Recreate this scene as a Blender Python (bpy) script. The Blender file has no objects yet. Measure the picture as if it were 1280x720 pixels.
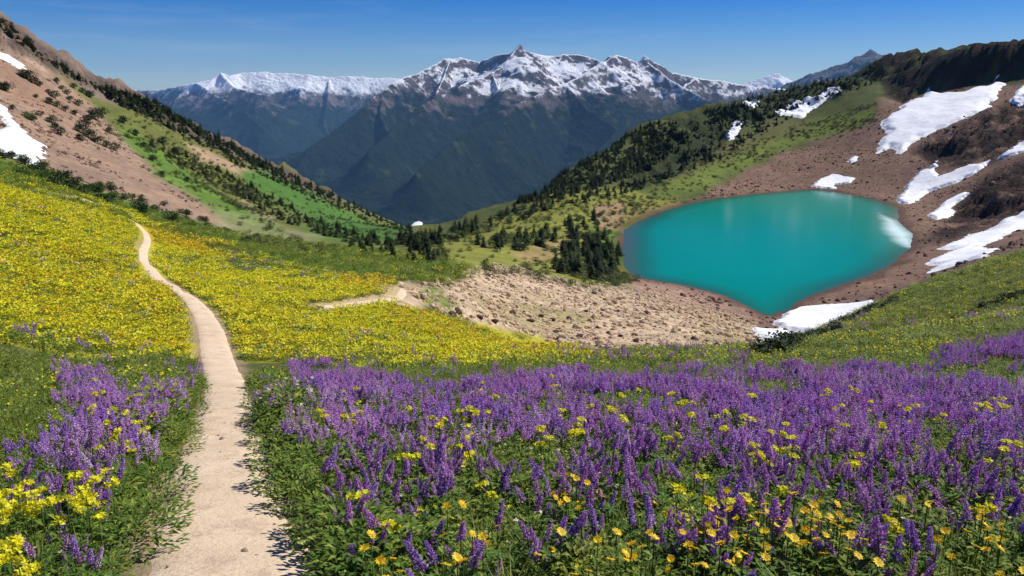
import bpy, math, random
import numpy as np
from mathutils import Vector

random.seed(7)
RNG = np.random.default_rng(7)
C = bpy.context.scene.collection
SC = bpy.context.scene

# ------------------------------------------------------------------ camera
F = 1280 * 28.0 / 36.0
PITCH = math.radians(13.56)
CP, SP = math.cos(PITCH), math.sin(PITCH)
EYE = 1.75

def at(px, py, Y):
    """world point at forward distance Y (metres) seen in direction (px, py) of the 1280x720 photograph"""
    u = (px - 640.0) / F; v = -(py - 360.0) / F
    dy = CP + v * SP; dz = -SP + v * CP
    return (u * Y / dy, Y, dz * Y / dy)

def project(x, y, z):
    d = y * CP - z * SP
    up = y * SP + z * CP
    d = np.maximum(d, 1e-3)
    return 640 + F * x / d, 360 - F * up / d

# ------------------------------------------------------------------ noise
def _hash(ix, iy, seed):
    h = (ix.astype(np.int64) * 374761393 + iy.astype(np.int64) * 668265263 + seed * 1442695041) & 0xFFFFFFFF
    h = ((h ^ (h >> 13)) * 1274126177) & 0xFFFFFFFF
    h = (h ^ (h >> 16)) & 0xFFFFFF
    return h / float(0xFFFFFF)

def vnoise(x, y, seed=0):
    ix = np.floor(x); iy = np.floor(y)
    fx = x - ix; fy = y - iy
    fx = fx * fx * fx * (fx * (fx * 6 - 15) + 10); fy = fy * fy * fy * (fy * (fy * 6 - 15) + 10)
    a = _hash(ix, iy, seed); b = _hash(ix + 1, iy, seed)
    c = _hash(ix, iy + 1, seed); d = _hash(ix + 1, iy + 1, seed)
    return (a + (b - a) * fx) * (1 - fy) + (c + (d - c) * fx) * fy

def fbm(x, y, scale, octv=4, seed=0, gain=0.5):
    x = np.asarray(x, float) / scale; y = np.asarray(y, float) / scale
    s = 0.0; a = 1.0; n = 0.0
    for k in range(octv):
        xr = x * 0.8 - y * 0.6; yr = x * 0.6 + y * 0.8
        s = s + a * (vnoise(x + 17.3 * k, y + 5.1 * k, seed + k) * 2 - 1)
        n += a; a *= gain; x = xr * 2.03; y = yr * 2.03
    return s / n

def ridged(x, y, scale, octv=4, seed=0, gain=0.5):
    x = np.asarray(x, float) / scale; y = np.asarray(y, float) / scale
    s = 0.0; a = 1.0; n = 0.0
    for k in range(octv):
        xr = x * 0.8 - y * 0.6; yr = x * 0.6 + y * 0.8
        s = s + a * (1 - np.abs(vnoise(x + 17.3 * k, y + 5.1 * k, seed + k) * 2 - 1)) ** 2
        n += a; a *= gain; x = xr * 2.03; y = yr * 2.03
    return s / n

def sstep(a, b, x):
    t = np.clip((x - a) / (b - a), 0, 1)
    return t * t * (3 - 2 * t)

def poly_sd(x, y, poly):
    """signed distance to a polygon, positive inside"""
    p = np.asarray(poly, float)
    n = len(p)
    d2 = np.full(np.shape(x), 1e18); inside = np.zeros(np.shape(x), bool)
    for i in range(n):
        ax, ay = p[i]; bx, by = p[(i + 1) % n]
        ex, ey = bx - ax, by - ay
        wx = x - ax; wy = y - ay
        t = np.clip((wx * ex + wy * ey) / (ex * ex + ey * ey + 1e-12), 0, 1)
        d2 = np.minimum(d2, (wx - ex * t) ** 2 + (wy - ey * t) ** 2)
        if ay != by:
            c = ((ay > y) != (by > y)) & (x < ex * (y - ay) / (by - ay) + ax)
            inside ^= c
    d = np.sqrt(d2)
    return np.where(inside, d, -d)

def line_d(x, y, pts):
    p = np.asarray(pts, float)
    d2 = np.full(np.shape(x), 1e18)
    for i in range(len(p) - 1):
        ax, ay = p[i]; ex, ey = p[i + 1] - p[i]
        wx = x - ax; wy = y - ay
        t = np.clip((wx * ex + wy * ey) / (ex * ex + ey * ey + 1e-12), 0, 1)
        d2 = np.minimum(d2, (wx - ex * t) ** 2 + (wy - ey * t) ** 2)
    return np.sqrt(d2)

# ------------------------------------------------------------------ near terrain: one smooth height function
CTRL = [
 # left edge, path side
 (0,480,14.5),(0,420,20),(0,350,29),(0,290,42),(0,245,60),(0,222,80),
 (-220,330,24),(-240,250,55),(-260,215,90),
 (130,440,21),(130,360,35),(130,300,55),(130,262,80),(130,243,110),
 (265,440,25),(262,400,31),(232,368,38),(187,335,56),(178,300,76),(150,268,98),
 (340,420,29),(340,360,52),(340,320,86),(280,294,130),
 (420,425,30),(420,380,48),(420,345,80),(420,312,150),(380,292,175),
 (500,445,27),(510,402,48),(510,365,66),(490,335,100),(490,313,170),
 (560,449,26),(580,415,52),(580,360,88),(590,330,135),(570,302,200),
 (640,452,24),(640,443,36),(640,442,46),(640,449,62),(640,438,78),(640,400,98),(640,345,140),(650,320,190),(640,292,260),
 (750,455,23),(750,444,36),(750,450,60),(750,442,82),(750,400,112),(750,355,160),(740,322,205),(740,285,290),
 (850,455,23),(850,445,36),(850,455,60),(850,443,85),(850,400,125),(850,375,165),
 (940,448,25),(940,440,38),(940,450,62),(940,438,90),(945,412,150),
 (1050,456,22),(1050,425,42),(1060,398,62),(1060,425,90),(1060,400,150),
 (1150,440,24),(1150,400,45),(1150,360,70),(1150,385,100),(1150,345,180),
 (1280,440,20),(1280,400,30),(1280,355,50),(1280,318,75),(1280,340,105),(1280,305,190),
 (1500,400,24),(1500,300,50),(1500,255,80),(1500,270,120),
 # around the lake
 (1100,362,200),(1060,378,196),
 (1000,238,436),(1000,200,500),(1000,165,560),(1000,140,600),(1000,112,650),(1060,106,640),(1000,120,750),
 (1100,250,402),(1100,190,480),(1100,130,560),(1100,106,630),(1100,118,740),(1150,108,640),
 (1160,290,300),(1200,240,370),(1200,160,480),(1200,112,560),(1200,106,600),(1200,112,700),
 (1280,270,280),(1280,200,370),(1280,130,500),(1280,104,545),(1280,100,600),(1280,108,690),
 (1400,260,260),(1400,150,420),(1400,90,600),(1550,220,240),(1550,90,520),
 (900,246,400),(900,215,470),(900,180,520),(900,133,580),(900,150,680),
 (800,277,326),(800,240,390),(800,210,450),(800,180,500),(800,153,540),(800,175,620),
 (850,256,372),(850,215,440),(850,150,560),
 (740,255,330),(740,225,400),(740,196,480),(740,220,560),
 (690,265,320),(690,242,380),(690,222,440),(690,255,520),
 (640,277,300),(640,253,370),(640,300,450),
 (600,285,290),(590,270,340),(590,320,420),
 (540,302,240),(540,287,290),(540,335,380),
 (500,298,260),(500,283,430),(500,310,520),
 (440,302,230),(440,277,330),(440,258,420),(440,300,520),
 (400,287,230),(400,262,330),(400,238,400),(400,275,500),
 (300,290,165),(300,255,240),(300,220,310),(300,188,360),(300,220,460),
 (200,266,145),(200,222,210),(200,172,280),(200,131,330),(200,165,420),
 (100,228,130),(100,172,210),(100,126,270),(100,92,310),(100,125,400),
 (0,203,110),(0,140,190),(0,80,250),(0,20,290),(0,55,380),
 (-150,180,115),(-150,90,200),(-150,-60,290),(-150,-20,380),(-350,120,120),(-350,-100,260),
 # beyond
 (440,390,650),(540,400,600),(640,380,650),(740,300,760),(900,220,820),(1100,150,850),(1280,120,850),(300,330,650),(100,230,620),
]
def plane(Y):
    return -EYE - 0.2586 * Y

Y0 = 3.0
def _ab(x, y):
    yy = np.maximum(y + Y0, 1.0)
    return x / yy * 1.6, np.log(yy)

_P = np.array([at(*c) for c in CTRL])
_extra = []
for yy in (-3.0, 0.0, 3.0, 6.0, 9.0, 12.5):
    for aa in (-1.2, -0.6, -0.2, 0.2, 0.6, 1.2):
        _extra.append((aa * (yy + Y0 + 1.5), yy, plane(yy) + (0.012 * max(0, aa - .2) * (yy + 3))))
_P = np.vstack([_P, np.array(_extra)])
_A, _B = _ab(_P[:, 0], _P[:, 1])
_R = (_P[:, 2] - plane(np.minimum(_P[:, 1], 40))) / np.maximum(_P[:, 1] + Y0, 1.0)
def _phi(r2):
    return 0.5 * r2 * np.log(r2 + 1e-9)
def _tps_fit():
    n = len(_A)
    K = _phi((_A[:, None] - _A[None]) ** 2 + (_B[:, None] - _B[None]) ** 2)
    K += np.eye(n) * 0.0012
    Q = np.stack([np.ones(n), _A, _B], 1)
    M = np.block([[K, Q], [Q.T, np.zeros((3, 3))]])
    return np.linalg.solve(M, np.concatenate([_R, np.zeros(3)]))
_W = _tps_fit()

def h_smooth(x, y):
    x = np.asarray(x, float); y = np.asarray(y, float)
    shp = np.broadcast(x, y).shape
    x = np.broadcast_to(x, shp).ravel(); y = np.broadcast_to(y, shp).ravel()
    out = np.empty(len(x))
    for s in range(0, len(x), 60000):
        xs = x[s:s + 60000]; ys = y[s:s + 60000]
        a, b = _ab(xs, ys)
        k = _phi((a[:, None] - _A[None]) ** 2 + (b[:, None] - _B[None]) ** 2)
        r = k @ _W[:-3] + _W[-3] + _W[-2] * a + _W[-1] * b
        out[s:s + 60000] = plane(np.minimum(ys, 40)) + r * np.maximum(ys + Y0, 1.0)
    return out.reshape(shp)

LAKE_Z = -50.0
LAKE_PX = [(779,292),(783,284),(800,276),(830,263),(870,252),(920,245),(980,239),(1020,237),(1060,242),(1095,250),(1122,258),
 (1124,266),(1121,274),(1128,283),(1140,290),(1142,300),(1137,311),(1128,318),(1118,332),(1090,345),(1060,354),(1030,364),(1000,377),(978,391),
 (962,397),(945,390),(920,376),(890,364),(850,355),(812,350),(792,346),(781,335),(777,312)]
def at_z(px, py, z):
    x, y, zz = at(px, py, 1.0)
    return x * z / zz, z / zz
LAKE_XY = np.array([at_z(px, py, LAKE_Z) for px, py in LAKE_PX])
def _smooth_closed(p, it=2):
    for _ in range(it):
        q = np.empty((len(p) * 2, 2))
        n = np.roll(p, -1, 0)
        q[0::2] = p * .75 + n * .25; q[1::2] = p * .25 + n * .75
        p = q
    return p
LAKE_XY = _smooth_closed(LAKE_XY, 1)

def rock_mask(x, y, px, py):
    """how craggy the ground is: cliffs of the lake's headwall and the crest of the hillside"""
    m = np.zeros(np.shape(x))
    far = y > 200; px = np.clip(px, -8, 1286)
    for poly, soft in ROCK_POLYS:
        q = np.asarray(poly)
        sel = far & (px > q[:, 0].min() - 20) & (px < q[:, 0].max() + 20) & (py > q[:, 1].min() - 20) & (py < q[:, 1].max() + 20)
        if sel.any():
            m[sel] = np.maximum(m[sel], sstep(-soft, soft, poly_sd(px[sel], py[sel], poly)))
    return m
ROCK_POLYS = [
 ([(1098,20),(1300,20),(1290,106),(1246,100),(1200,112),(1160,108),(1128,128),(1108,118),(1090,85)], 8),
 ([(1140,190),(1180,165),(1239,135),(1290,120),(1290,178),(1235,205),(1170,208)], 8),
 ([(1225,225),(1290,190),(1290,262),(1230,288),(1190,300),(1160,300),(1190,265)], 10),
 ([(-10,10),(40,45),(100,85),(200,126),(330,195),(420,240),(420,252),(330,212),(215,160),(120,112),(50,80),(-10,50)], 6),
 ([(830,150),(950,115),(1050,85),(1100,72),(1100,100),(1000,140),(920,160),(880,200),(820,230),(780,230)], 10),
]

def H(x, y):
    x = np.asarray(x, float); y = np.asarray(y, float)
    h = h_smooth(x, y)
    # relief
    n1 = fbm(x, y, 2.6, 3, 3) * 0.05 * sstep(2, 12, y) * (1 - sstep(60, 140, y))
    n2 = fbm(x, y, 14, 4, 11) * 0.35 * sstep(25, 70, y)
    n3 = fbm(x, y, 45, 4, 23) * 2.2 * sstep(130, 260, y)
    px, py = project(x, y, h)
    rm = rock_mask(x, y, px, py)
    xr = x * .8 + y * .6
    n4 = rm * ((ridged(x + .4 * y, y * .6, 26, 4, 41) - .5) * 11.0 + fbm(x, y, 7, 3, 51) * 3.0)
    yc = 574 + (ridged(x, y * .3, 22, 3, 43) - .5) * 16 + fbm(x, y * .2, 60, 2, 47) * 10
    h = h + 27 * sstep(276, 322, x) * sstep(-7, 7, y - yc) * (1 + .10 * fbm(x, y, 30, 2, 49)) * (y > 400)
    sd = np.full(np.shape(h), -1e3)
    sel = (y > 140) & (y < 520) & (x > -20) & (x < 330)
    if sel.any():
        sd[sel] = poly_sd(x[sel], y[sel], LAKE_XY)
    sd = sd + np.where(sel, fbm(x, y, 12, 3, 61) * 1.2, 0)
    w = sstep(-38, -2, sd)
    h = h + n1 + n2 + n3 * (1 - w * .9) + n4
    out = np.maximum(-sd, 0)
    shore = LAKE_Z + 0.05 + out * 0.16
    h = np.where(sd > 0, LAKE_Z + 0.05 - np.minimum(sd * 0.22, 9), h * (1 - w) + shore * w)
    # away from its shore no basin ground may dip below the water
    near_lake = (sd > -70) & (sd <= 0)
    h = np.where(near_lake, np.maximum(h, LAKE_Z + 0.05 + np.minimum(out * .05, 2)), h)
    h = h - sstep(700, 1000, y) * 260
    return h

def hit(px, py, ymin=2.0, ymax=720.0):
    """where the ray through a photo pixel first meets the ground (world x, y, z)"""
    px = np.atleast_1d(np.asarray(px, float)); py = np.atleast_1d(np.asarray(py, float))
    ys = np.exp(np.linspace(math.log(ymin), math.log(ymax), 260))
    dx, _, dz = at(px, py, 1.0)
    X = dx[:, None] * ys[None]; Yv = np.broadcast_to(ys[None], X.shape); Z = dz[:, None] * ys[None]
    below = Z <= H(X, Yv)
    k = np.where(below.any(1), below.argmax(1), len(ys) - 1)
    k = np.maximum(k, 1)
    lo = ys[k - 1]; hi = ys[k]
    for _ in range(12):
        m = (lo + hi) / 2
        b = dz * m <= H(dx * m, m)
        hi = np.where(b, m, hi); lo = np.where(b, lo, m)
    m = hi
    return np.stack([dx * m, m, H(dx * m, m)], 1), below.any(1)

# ------------------------------------------------------------------ objects
def prop(o, label=None, cat=None, group=None, kind=None):
    if label: o['label'] = label
    if cat: o['category'] = cat
    if group: o['group'] = group
    if kind: o['kind'] = kind
    return o

def mesh_np(name, V, Fq, mats, smooth=True, colors=None, matidx=None):
    V = np.asarray(V, np.float32); Fq = np.asarray(Fq, np.int32)
    me = bpy.data.meshes.new(name)
    n, k = Fq.shape
    me.vertices.add(len(V)); me.vertices.foreach_set('co', V.ravel())
    me.loops.add(n * k); me.loops.foreach_set('vertex_index', Fq.ravel())
    me.polygons.add(n)
    me.polygons.foreach_set('loop_start', np.arange(0, n * k, k, dtype=np.int32))
    me.polygons.foreach_set('loop_total', np.full(n, k, np.int32))
    if matidx is not None: me.polygons.foreach_set('material_index', np.asarray(matidx, np.int32))
    me.polygons.foreach_set('use_smooth', np.full(n, smooth, bool))
    me.update(calc_edges=True)
    if colors is not None:
        for nm, col in colors.items():
            col = np.asarray(col, np.float32)
            if col.ndim == 1:
                at_ = me.attributes.new(nm, 'FLOAT', 'POINT'); at_.data.foreach_set('value', col)
            else:
                at_ = me.attributes.new(nm, 'FLOAT_COLOR', 'POINT')
                c4 = np.ones((len(col), 4), np.float32); c4[:, :3] = col
                at_.data.foreach_set('color', c4.ravel())
    for m in (mats if isinstance(mats, (list, tuple)) else [mats]):
        me.materials.append(m)
    return me

def mesh_obj(name, V, Fq, mats, parent=None, **kw):
    o = bpy.data.objects.new(name, mesh_np(name, V, Fq, mats, **kw))
    C.objects.link(o)
    if parent: o.parent = parent
    return o

def grid_faces(nr, nc):
    i = np.arange((nr - 1) * (nc - 1)); r = i // (nc - 1); c = i % (nc - 1)
    a = r * nc + c
    return np.stack([a, a + 1, a + nc + 1, a + nc], 1)

class NT:
    """tiny helper around a material's node tree"""
    def __init__(self, name):
        self.m = bpy.data.materials.new(name); self.m.use_nodes = True
        self.t = self.m.node_tree; self.t.nodes.clear()
        self.out = self.n('ShaderNodeOutputMaterial')
    def n(self, kind, **kw):
        nd = self.t.nodes.new(kind)
        for k, v in kw.items():
            if k.startswith('_'): setattr(nd, k[1:], v)
            else: nd.inputs[k.replace('__', ' ')].default_value = v
        return nd
    def l(self, a, b): self.t.links.new(a, b)
    def val(self, sock, v):
        if hasattr(v, 'default_value') and hasattr(v, 'links'): self.l(v, sock)
        else: sock.default_value = v
    def noise(self, scale, detail=4, rough=.55, vec=None, dim='3D'):
        nd = self.n('ShaderNodeTexNoise', Scale=scale, Detail=detail, Roughness=rough)
        if vec is None: vec = self.pos()
        self.l(vec, nd.inputs['Vector']); return nd.outputs['Fac']
    def pos(self):
        if not hasattr(self, '_g'): self._g = self.n('ShaderNodeNewGeometry')
        return self._g.outputs['Position']
    def geo(self):
        self.pos(); return self._g
    def attr(self, name, kind='GEOMETRY'):
        return self.n('ShaderNodeAttribute', _attribute_name=name, _attribute_type=kind)
    def ramp(self, fac, stops):
        nd = self.n('ShaderNodeValToRGB'); e = nd.color_ramp.elements
        while len(e) < len(stops): e.new(0.5)
        for el, (p, c) in zip(e, stops):
            el.position = p; el.color = (c, c, c, 1) if not hasattr(c, '__len__') else (*c[:3], 1)
        self.l(fac, nd.inputs['Fac']); return nd.outputs['Color']
    def mix(self, fac, a, b, mode='MIX'):
        nd = self.n('ShaderNodeMix', _data_type='RGBA', _blend_type=mode)
        self.val(nd.inputs[0], fac)
        for s, v in ((nd.inputs[6], a), (nd.inputs[7], b)):
            if isinstance(v, tuple): s.default_value = (*v[:3], 1)
            else: self.l(v, s)
        return nd.outputs[2]
    def math(self, op, a, b=0.0, c=None):
        nd = self.n('ShaderNodeMath', _operation=op)
        self.val(nd.inputs[0], a); self.val(nd.inputs[1], b)
        if c is not None: self.val(nd.inputs[2], c)
        return nd.outputs[0]
    def mrange(self, v, a, b, c=0., d=1.):
        nd = self.n('ShaderNodeMapRange'); nd.clamp = True
        self.l(v, nd.inputs['Value'])
        for k, x in zip(('From Min', 'From Max', 'To Min', 'To Max'), (a, b, c, d)): nd.inputs[k].default_value = x
        return nd.outputs['Result']
    def bump(self, h, strength=.5, dist=.1):
        nd = self.n('ShaderNodeBump', Strength=strength, Distance=dist)
        self.l(h, nd.inputs['Height']); return nd.outputs['Normal']
    def bsdf(self, color, rough=.9, normal=None, spec=.2, **kw):
        b = self.n('ShaderNodeBsdfPrincipled', Roughness=rough)
        b.inputs['Specular IOR Level'].default_value = spec
        if isinstance(color, tuple): b.inputs['Base Color'].default_value = (*color[:3], 1)
        else: self.l(color, b.inputs['Base Color'])
        if normal is not None: self.l(normal, b.inputs['Normal'])
        for k, v in kw.items(): self.val(b.inputs[k.replace('__', ' ')], v)
        return b.outputs[0]
    def done(self, sh):
        self.l(sh, self.out.inputs['Surface']); return self.m
HAZE = 2.7e-5
# ------------------------------------------------------------------ camera, light, sky
cam = bpy.data.cameras.new('camera'); cam.lens = 28; cam.sensor_width = 36; cam.clip_start = .05; cam.clip_end = 80000
co = bpy.data.objects.new('camera', cam); C.objects.link(co)
co.rotation_euler = (math.pi / 2 - PITCH, 0, 0)
SC.camera = co
SUN_AZ, SUN_EL = math.radians(66), math.radians(47)
sd_ = Vector((math.sin(SUN_AZ) * math.cos(SUN_EL), math.cos(SUN_AZ) * math.cos(SUN_EL), math.sin(SUN_EL)))
sun = bpy.data.lights.new('sun', 'SUN'); sun.energy = 4.6; sun.angle = math.radians(.53); sun.color = (1, .955, .88)
so = bpy.data.objects.new('sun', sun); C.objects.link(so)
so.rotation_euler = sd_.to_track_quat('Z', 'Y').to_euler()
W = bpy.data.worlds.new('World'); SC.world = W; W.use_nodes = True
wn = W.node_tree; bg = wn.nodes['Background']
sky = wn.nodes.new('ShaderNodeTexSky'); sky.sky_type = 'NISHITA'; sky.sun_disc = False
sky.sun_elevation = SUN_EL; sky.sun_rotation = SUN_AZ; sky.altitude = 2200; sky.air_density = 1.0; sky.dust_density = 0.15; sky.ozone_density = 4.0
hsv = wn.nodes.new('ShaderNodeHueSaturation'); hsv.inputs['Saturation'].default_value = 1.6; hsv.inputs['Hue'].default_value = .522
wn.links.new(sky.outputs[0], hsv.inputs['Color'])
# thin high cirrus low over the range
tc = wn.nodes.new('ShaderNodeTexCoord'); mpn = wn.nodes.new('ShaderNodeMapping'); mpn.inputs['Scale'].default_value = (2.2, 2.2, 26); mpn.inputs['Rotation'].default_value = (0, .05, .3)
cn = wn.nodes.new('ShaderNodeTexNoise'); cn.inputs['Scale'].default_value = 1.6; cn.inputs['Detail'].default_value = 6; cn.inputs['Roughness'].default_value = .6
wn.links.new(tc.outputs['Generated'], mpn.inputs[0]); wn.links.new(mpn.outputs[0], cn.inputs['Vector'])
cr_ = wn.nodes.new('ShaderNodeMapRange'); cr_.inputs['From Min'].default_value = .52; cr_.inputs['From Max'].default_value = .78; cr_.inputs['To Max'].default_value = .13
wn.links.new(cn.outputs['Fac'], cr_.inputs['Value'])
cm = wn.nodes.new('ShaderNodeMix'); cm.data_type = 'RGBA'; cm.inputs[7].default_value = (9, 9.6, 10.4, 1)
wn.links.new(cr_.outputs['Result'], cm.inputs[0]); wn.links.new(hsv.outputs[0], cm.inputs[6]); wn.links.new(cm.outputs[2], bg.inputs['Color']); bg.inputs['Strength'].default_value = 0.072
SC.view_settings.view_transform = 'Standard'; SC.view_settings.look = 'None'; SC.view_settings.exposure = 0.36; SC.view_settings.gamma = 1
SC.cycles.max_bounces = 5; SC.cycles.diffuse_bounces = 2; SC.cycles.glossy_bounces = 2; SC.cycles.transmission_bounces = 3; SC.cycles.transparent_max_bounces = 6
SC.cycles.volume_bounces = 0
SC.cycles.use_denoising = True
try: SC.cycles.denoiser = 'OPENIMAGEDENOISE'; pass
except Exception: pass
SC.cycles.use_adaptive_sampling = False

# ------------------------------------------------------------------ far mountains
def ridge_world(pts):
    return np.array([at(*p) for p in pts])

def mountain(name, ridges, x0, x1, y0, y1, nx, ny, A, L, mat, spur=900, spurlen=1700, seed=0, floor=-700., rough=70., jag=30.):
    """a range as a height field: every point falls away from the nearest crest or spur; spurs branch off each crest"""
    rs = np.random.default_rng(seed)
    lines = []
    for R, sp in ridges:
        P = ridge_world(R)
        lines.append(P)
        if not sp: continue
        seg = np.linalg.norm(np.diff(P[:, :2], axis=0), axis=1); cum = np.concatenate([[0], np.cumsum(seg)])
        s = spur * rs.uniform(.3, .7)
        while s < cum[-1]:
            q = np.array([np.interp(s, cum, P[:, i]) for i in range(3)])
            for sign in (-1,):
                ang = rs.uniform(-.6, .6); ln = spurlen * rs.uniform(.6, 1.25)
                pts = [q]; cur = q.copy()
                for k in range(5):
                    ang += rs.uniform(-.35, .35)
                    cur = cur + np.array([math.sin(ang), sign * math.cos(ang), 0]) * ln / 5
                    cur[2] = q[2] - 0.46 * ln * ((k + 1) / 5) ** .85
                    pts.append(cur.copy())
                    if k in (1, 3):
                        a2 = ang + rs.choice([-1, 1]) * rs.uniform(.6, 1.0); c2 = cur.copy(); sub = [c2.copy()]
                        for j in range(3):
                            c2 = c2 + np.array([math.sin(a2), sign * math.cos(a2), -.5]) * ln / 9; sub.append(c2.copy())
                        lines.append(np.array(sub))
                lines.append(np.array(pts))
            s += spur * rs.uniform(.7, 1.35)
    gx, gy = np.meshgrid(np.linspace(x0, x1, nx), np.linspace(y0, y1, ny))
    x = gx.ravel(); y = gy.ravel()
    wx = x + fbm(x, y, 800, 5, seed + 5) * 330; wy = y + fbm(x, y, 800, 5, seed + 9) * 330
    h = np.full(x.shape, -5000.)
    dmin = np.full(x.shape, 1e9)
    main = sum(1 for _ in ridges)
    for li, P in enumerate(lines):
        for i in range(len(P) - 1):
            a = P[i]; e = P[i + 1] - a
            den = e[0] ** 2 + e[1] ** 2 + 1e-6
            # unwarped near crests keeps the skyline where it belongs
            t = np.clip(((x - a[0]) * e[0] + (y - a[1]) * e[1]) / den, 0, 1)
            d0 = np.hypot(x - a[0] - e[0] * t, y - a[1] - e[1] * t)
            dw = np.hypot(wx - a[0] - e[0] * t, wy - a[1] - e[1] * t)
            k = sstep(0, 500, d0)
            d = d0 * (1 - k) + dw * k
            hn = a[2] + e[2] * t - A * (1 - np.exp(-d / L)); h = np.maximum(h, hn) + np.maximum(0, 70 - np.abs(h - hn)) ** 2 / 280. * (d0 > 150)
            dmin = np.minimum(dmin, d0)
    far = sstep(0, 450, dmin)
    h = h + (ridged(wx, wy, 520, 5, seed + 20) - .55) * rough * (.15 + .6 * far) + (ridged(x, y, 210, 5, seed + 31, .6) - .5) * jag * 2.2 * (.6 + .9 * far)
    h = np.maximum(h, floor + fbm(x, y, 900, 3, seed) * 30)
    o = mesh_obj(name, np.stack([x, y, h], 1), grid_faces(ny, nx), mat)
    prop(o, kind='structure')
    return o

def mountain_mat(name, snow_lo, snow_hi, tree_lo, tree_hi, rock=((.175,.14,.135),(.09,.08,.085)), steep=.62):
    n = NT(name)
    pos = n.pos(); g = n.geo()
    sep = n.n('ShaderNodeSeparateXYZ'); n.l(pos, sep.inputs[0]); z = sep.outputs[2]
    sn = n.n('ShaderNodeSeparateXYZ'); n.l(g.outputs['Normal'], sn.inputs[0]); nz = sn.outputs[2]
    big = n.noise(.0016, 4, .6); mid = n.noise(.006, 6, .65); fine = n.noise(.022, 6, .7)
    zz = n.math('ADD', z, n.math('MULTIPLY', n.math('SUBTRACT', big, .5), 420.))
    zz2 = n.math('ADD', z, n.math('ADD', n.math('MULTIPLY', n.math('SUBTRACT', mid, .5), 1000.), n.math('MULTIPLY', n.math('SUBTRACT', fine, .5), 220.)))
    # streaks of rock and scree running down the fall line
    rockc = n.ramp(mid, [(.35, rock[1]), (.6, rock[0])])
    rockc = n.mix(n.mrange(fine, .35, .65), n.mix(.5, rockc, (.09,.07,.07)), rockc)
    treec = n.ramp(n.noise(.012, 5, .7), [(.35, (.006,.013,.011)), (.62, (.015,.028,.018))])
    treec = n.mix(n.mrange(n.noise(.004, 5, .6), .60, .66), treec, (.04, .06, .03))
    # avalanche chutes and clearings
    col = n.mix(n.mrange(zz2, tree_lo, tree_hi), treec, rockc)
    s1 = n.math('MULTIPLY', n.mrange(n.math('ADD', n.math('MULTIPLY', zz, .5), n.math('MULTIPLY', zz2, .5)), snow_lo, snow_hi), n.mrange(n.math('ADD', nz, n.math('ADD', n.math('MULTIPLY', n.math('SUBTRACT', mid, .5), 1.1), n.math('MULTIPLY', n.math('SUBTRACT', fine, .5), .55))), steep - .10, steep + .02))
    s1 = n.math('MULTIPLY', s1, n.mrange(n.math('ADD', z, n.math('MULTIPLY', n.math('SUBTRACT', mid, .5), 260.)), 440, 480, 1, .08))
    col = n.mix(s1, col, (.86, .88, .92))
    nrm = n.bump(n.math('ADD', n.noise(.018, 8, .72), n.math('MULTIPLY', mid, 1.0)), .9, 40.)
    return n.done(n.bsdf(col, .95, nrm, .05))

M_front = mountain_mat('mountain_slopes', 20, 80, -110, 50, steep=.73)
M_left = mountain_mat('distant_snow_slopes', 0, 120, -170, -20, steep=.52)
M_blue = mountain_mat('bare_blue_peak', 600, 900, -500, -250, rock=((.15,.15,.16),(.09,.09,.10)))
M_white = mountain_mat('white_peak', -150, -50, -700, -500, steep=.4)

front = [
 ([(340,215,6300),(385,185,6600),(420,160,7000),(455,132,7400),(490,103,7900),(520,92,8200),(555,74,8500),(575,72,8600),(600,76,8700),(622,68,8500),(640,63,8300),(650,54,8250),(662,65,8300),(690,69,8500),(715,67,8600),(738,70,8600),(752,76,8500),(768,90,8300)], 1),
 ([(752,82,8000),(762,68,7700),(770,66,7650),(785,73,7700),(798,78,7800),(806,69,7800),(818,77,7800),(840,90,7900),(870,96,7900),(905,101,8000),(940,108,8100),(985,110,8200),(1040,112,8300)], 1),
 ([(770,66,7650),(735,88,7300),(690,110,6900),(650,128,6500),(610,148,6100),(560,180,5500),(520,215,4900)], 1),
 ([(650,54,8250),(625,85,7900),(590,100,7600),(545,120,7200),(500,150,6600),(460,190,5900)], 1),
 ([(870,96,7900),(830,125,7200),(790,150,6500),(740,190,5700),(690,235,4900)], 1),
]
mountain('mountain_range', front, -2600, 4600, 3600, 10200, 860, 640, 1300., 1150., M_front, spur=1150, spurlen=1900, seed=3, rough=120, jag=22)
leftr = [
 ([(100,118,13600),(165,113,13400),(205,111,13000),(232,105,12600),(246,103,12500),(262,100,12600),(276,91,12700),(288,94,12700),(300,90,12900),(330,89,13000),(360,91,13100),(385,92,13100),(410,96,13200),(440,95,13300),(480,97,13500),(540,100,13800)], 1),
 ([(246,103,12500),(270,118,11600),(300,135,10800),(330,160,9900)], 1),
 ([(276,91,12700),(295,110,12000),(330,118,11400)], 1),
]
mountain('snowy_mountain_range', leftr, -8600, 200, 8800, 15200, 620, 420, 1350., 1350., M_left, spur=1700, spurlen=2600, seed=17, rough=130, jag=24)
mountain('snow_peak', [([(900,112,15500),(935,103,15000),(950,97,15000),(962,93,15000),(972,91,15000),(980,96,15000),(1000,106,15200)], 1)], 3000, 6600, 12800, 16500, 260, 160, 1000., 1500., M_white, spur=900, seed=29, rough=90, jag=30)
mountain('rocky_mountain', [([(900,128,10200),(975,108,9800),(1000,97,9700),(1020,88,9600),(1045,82,9500),(1065,74,9400),(1080,65,9300),(1088,60,9300),(1097,70,9300),(1130,95,9500),(1200,110,9800)], 1)], 2400, 6400, 7400, 11000, 340, 240, 1000., 1300., M_blue, spur=800, seed=31, rough=120, jag=40)

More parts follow.
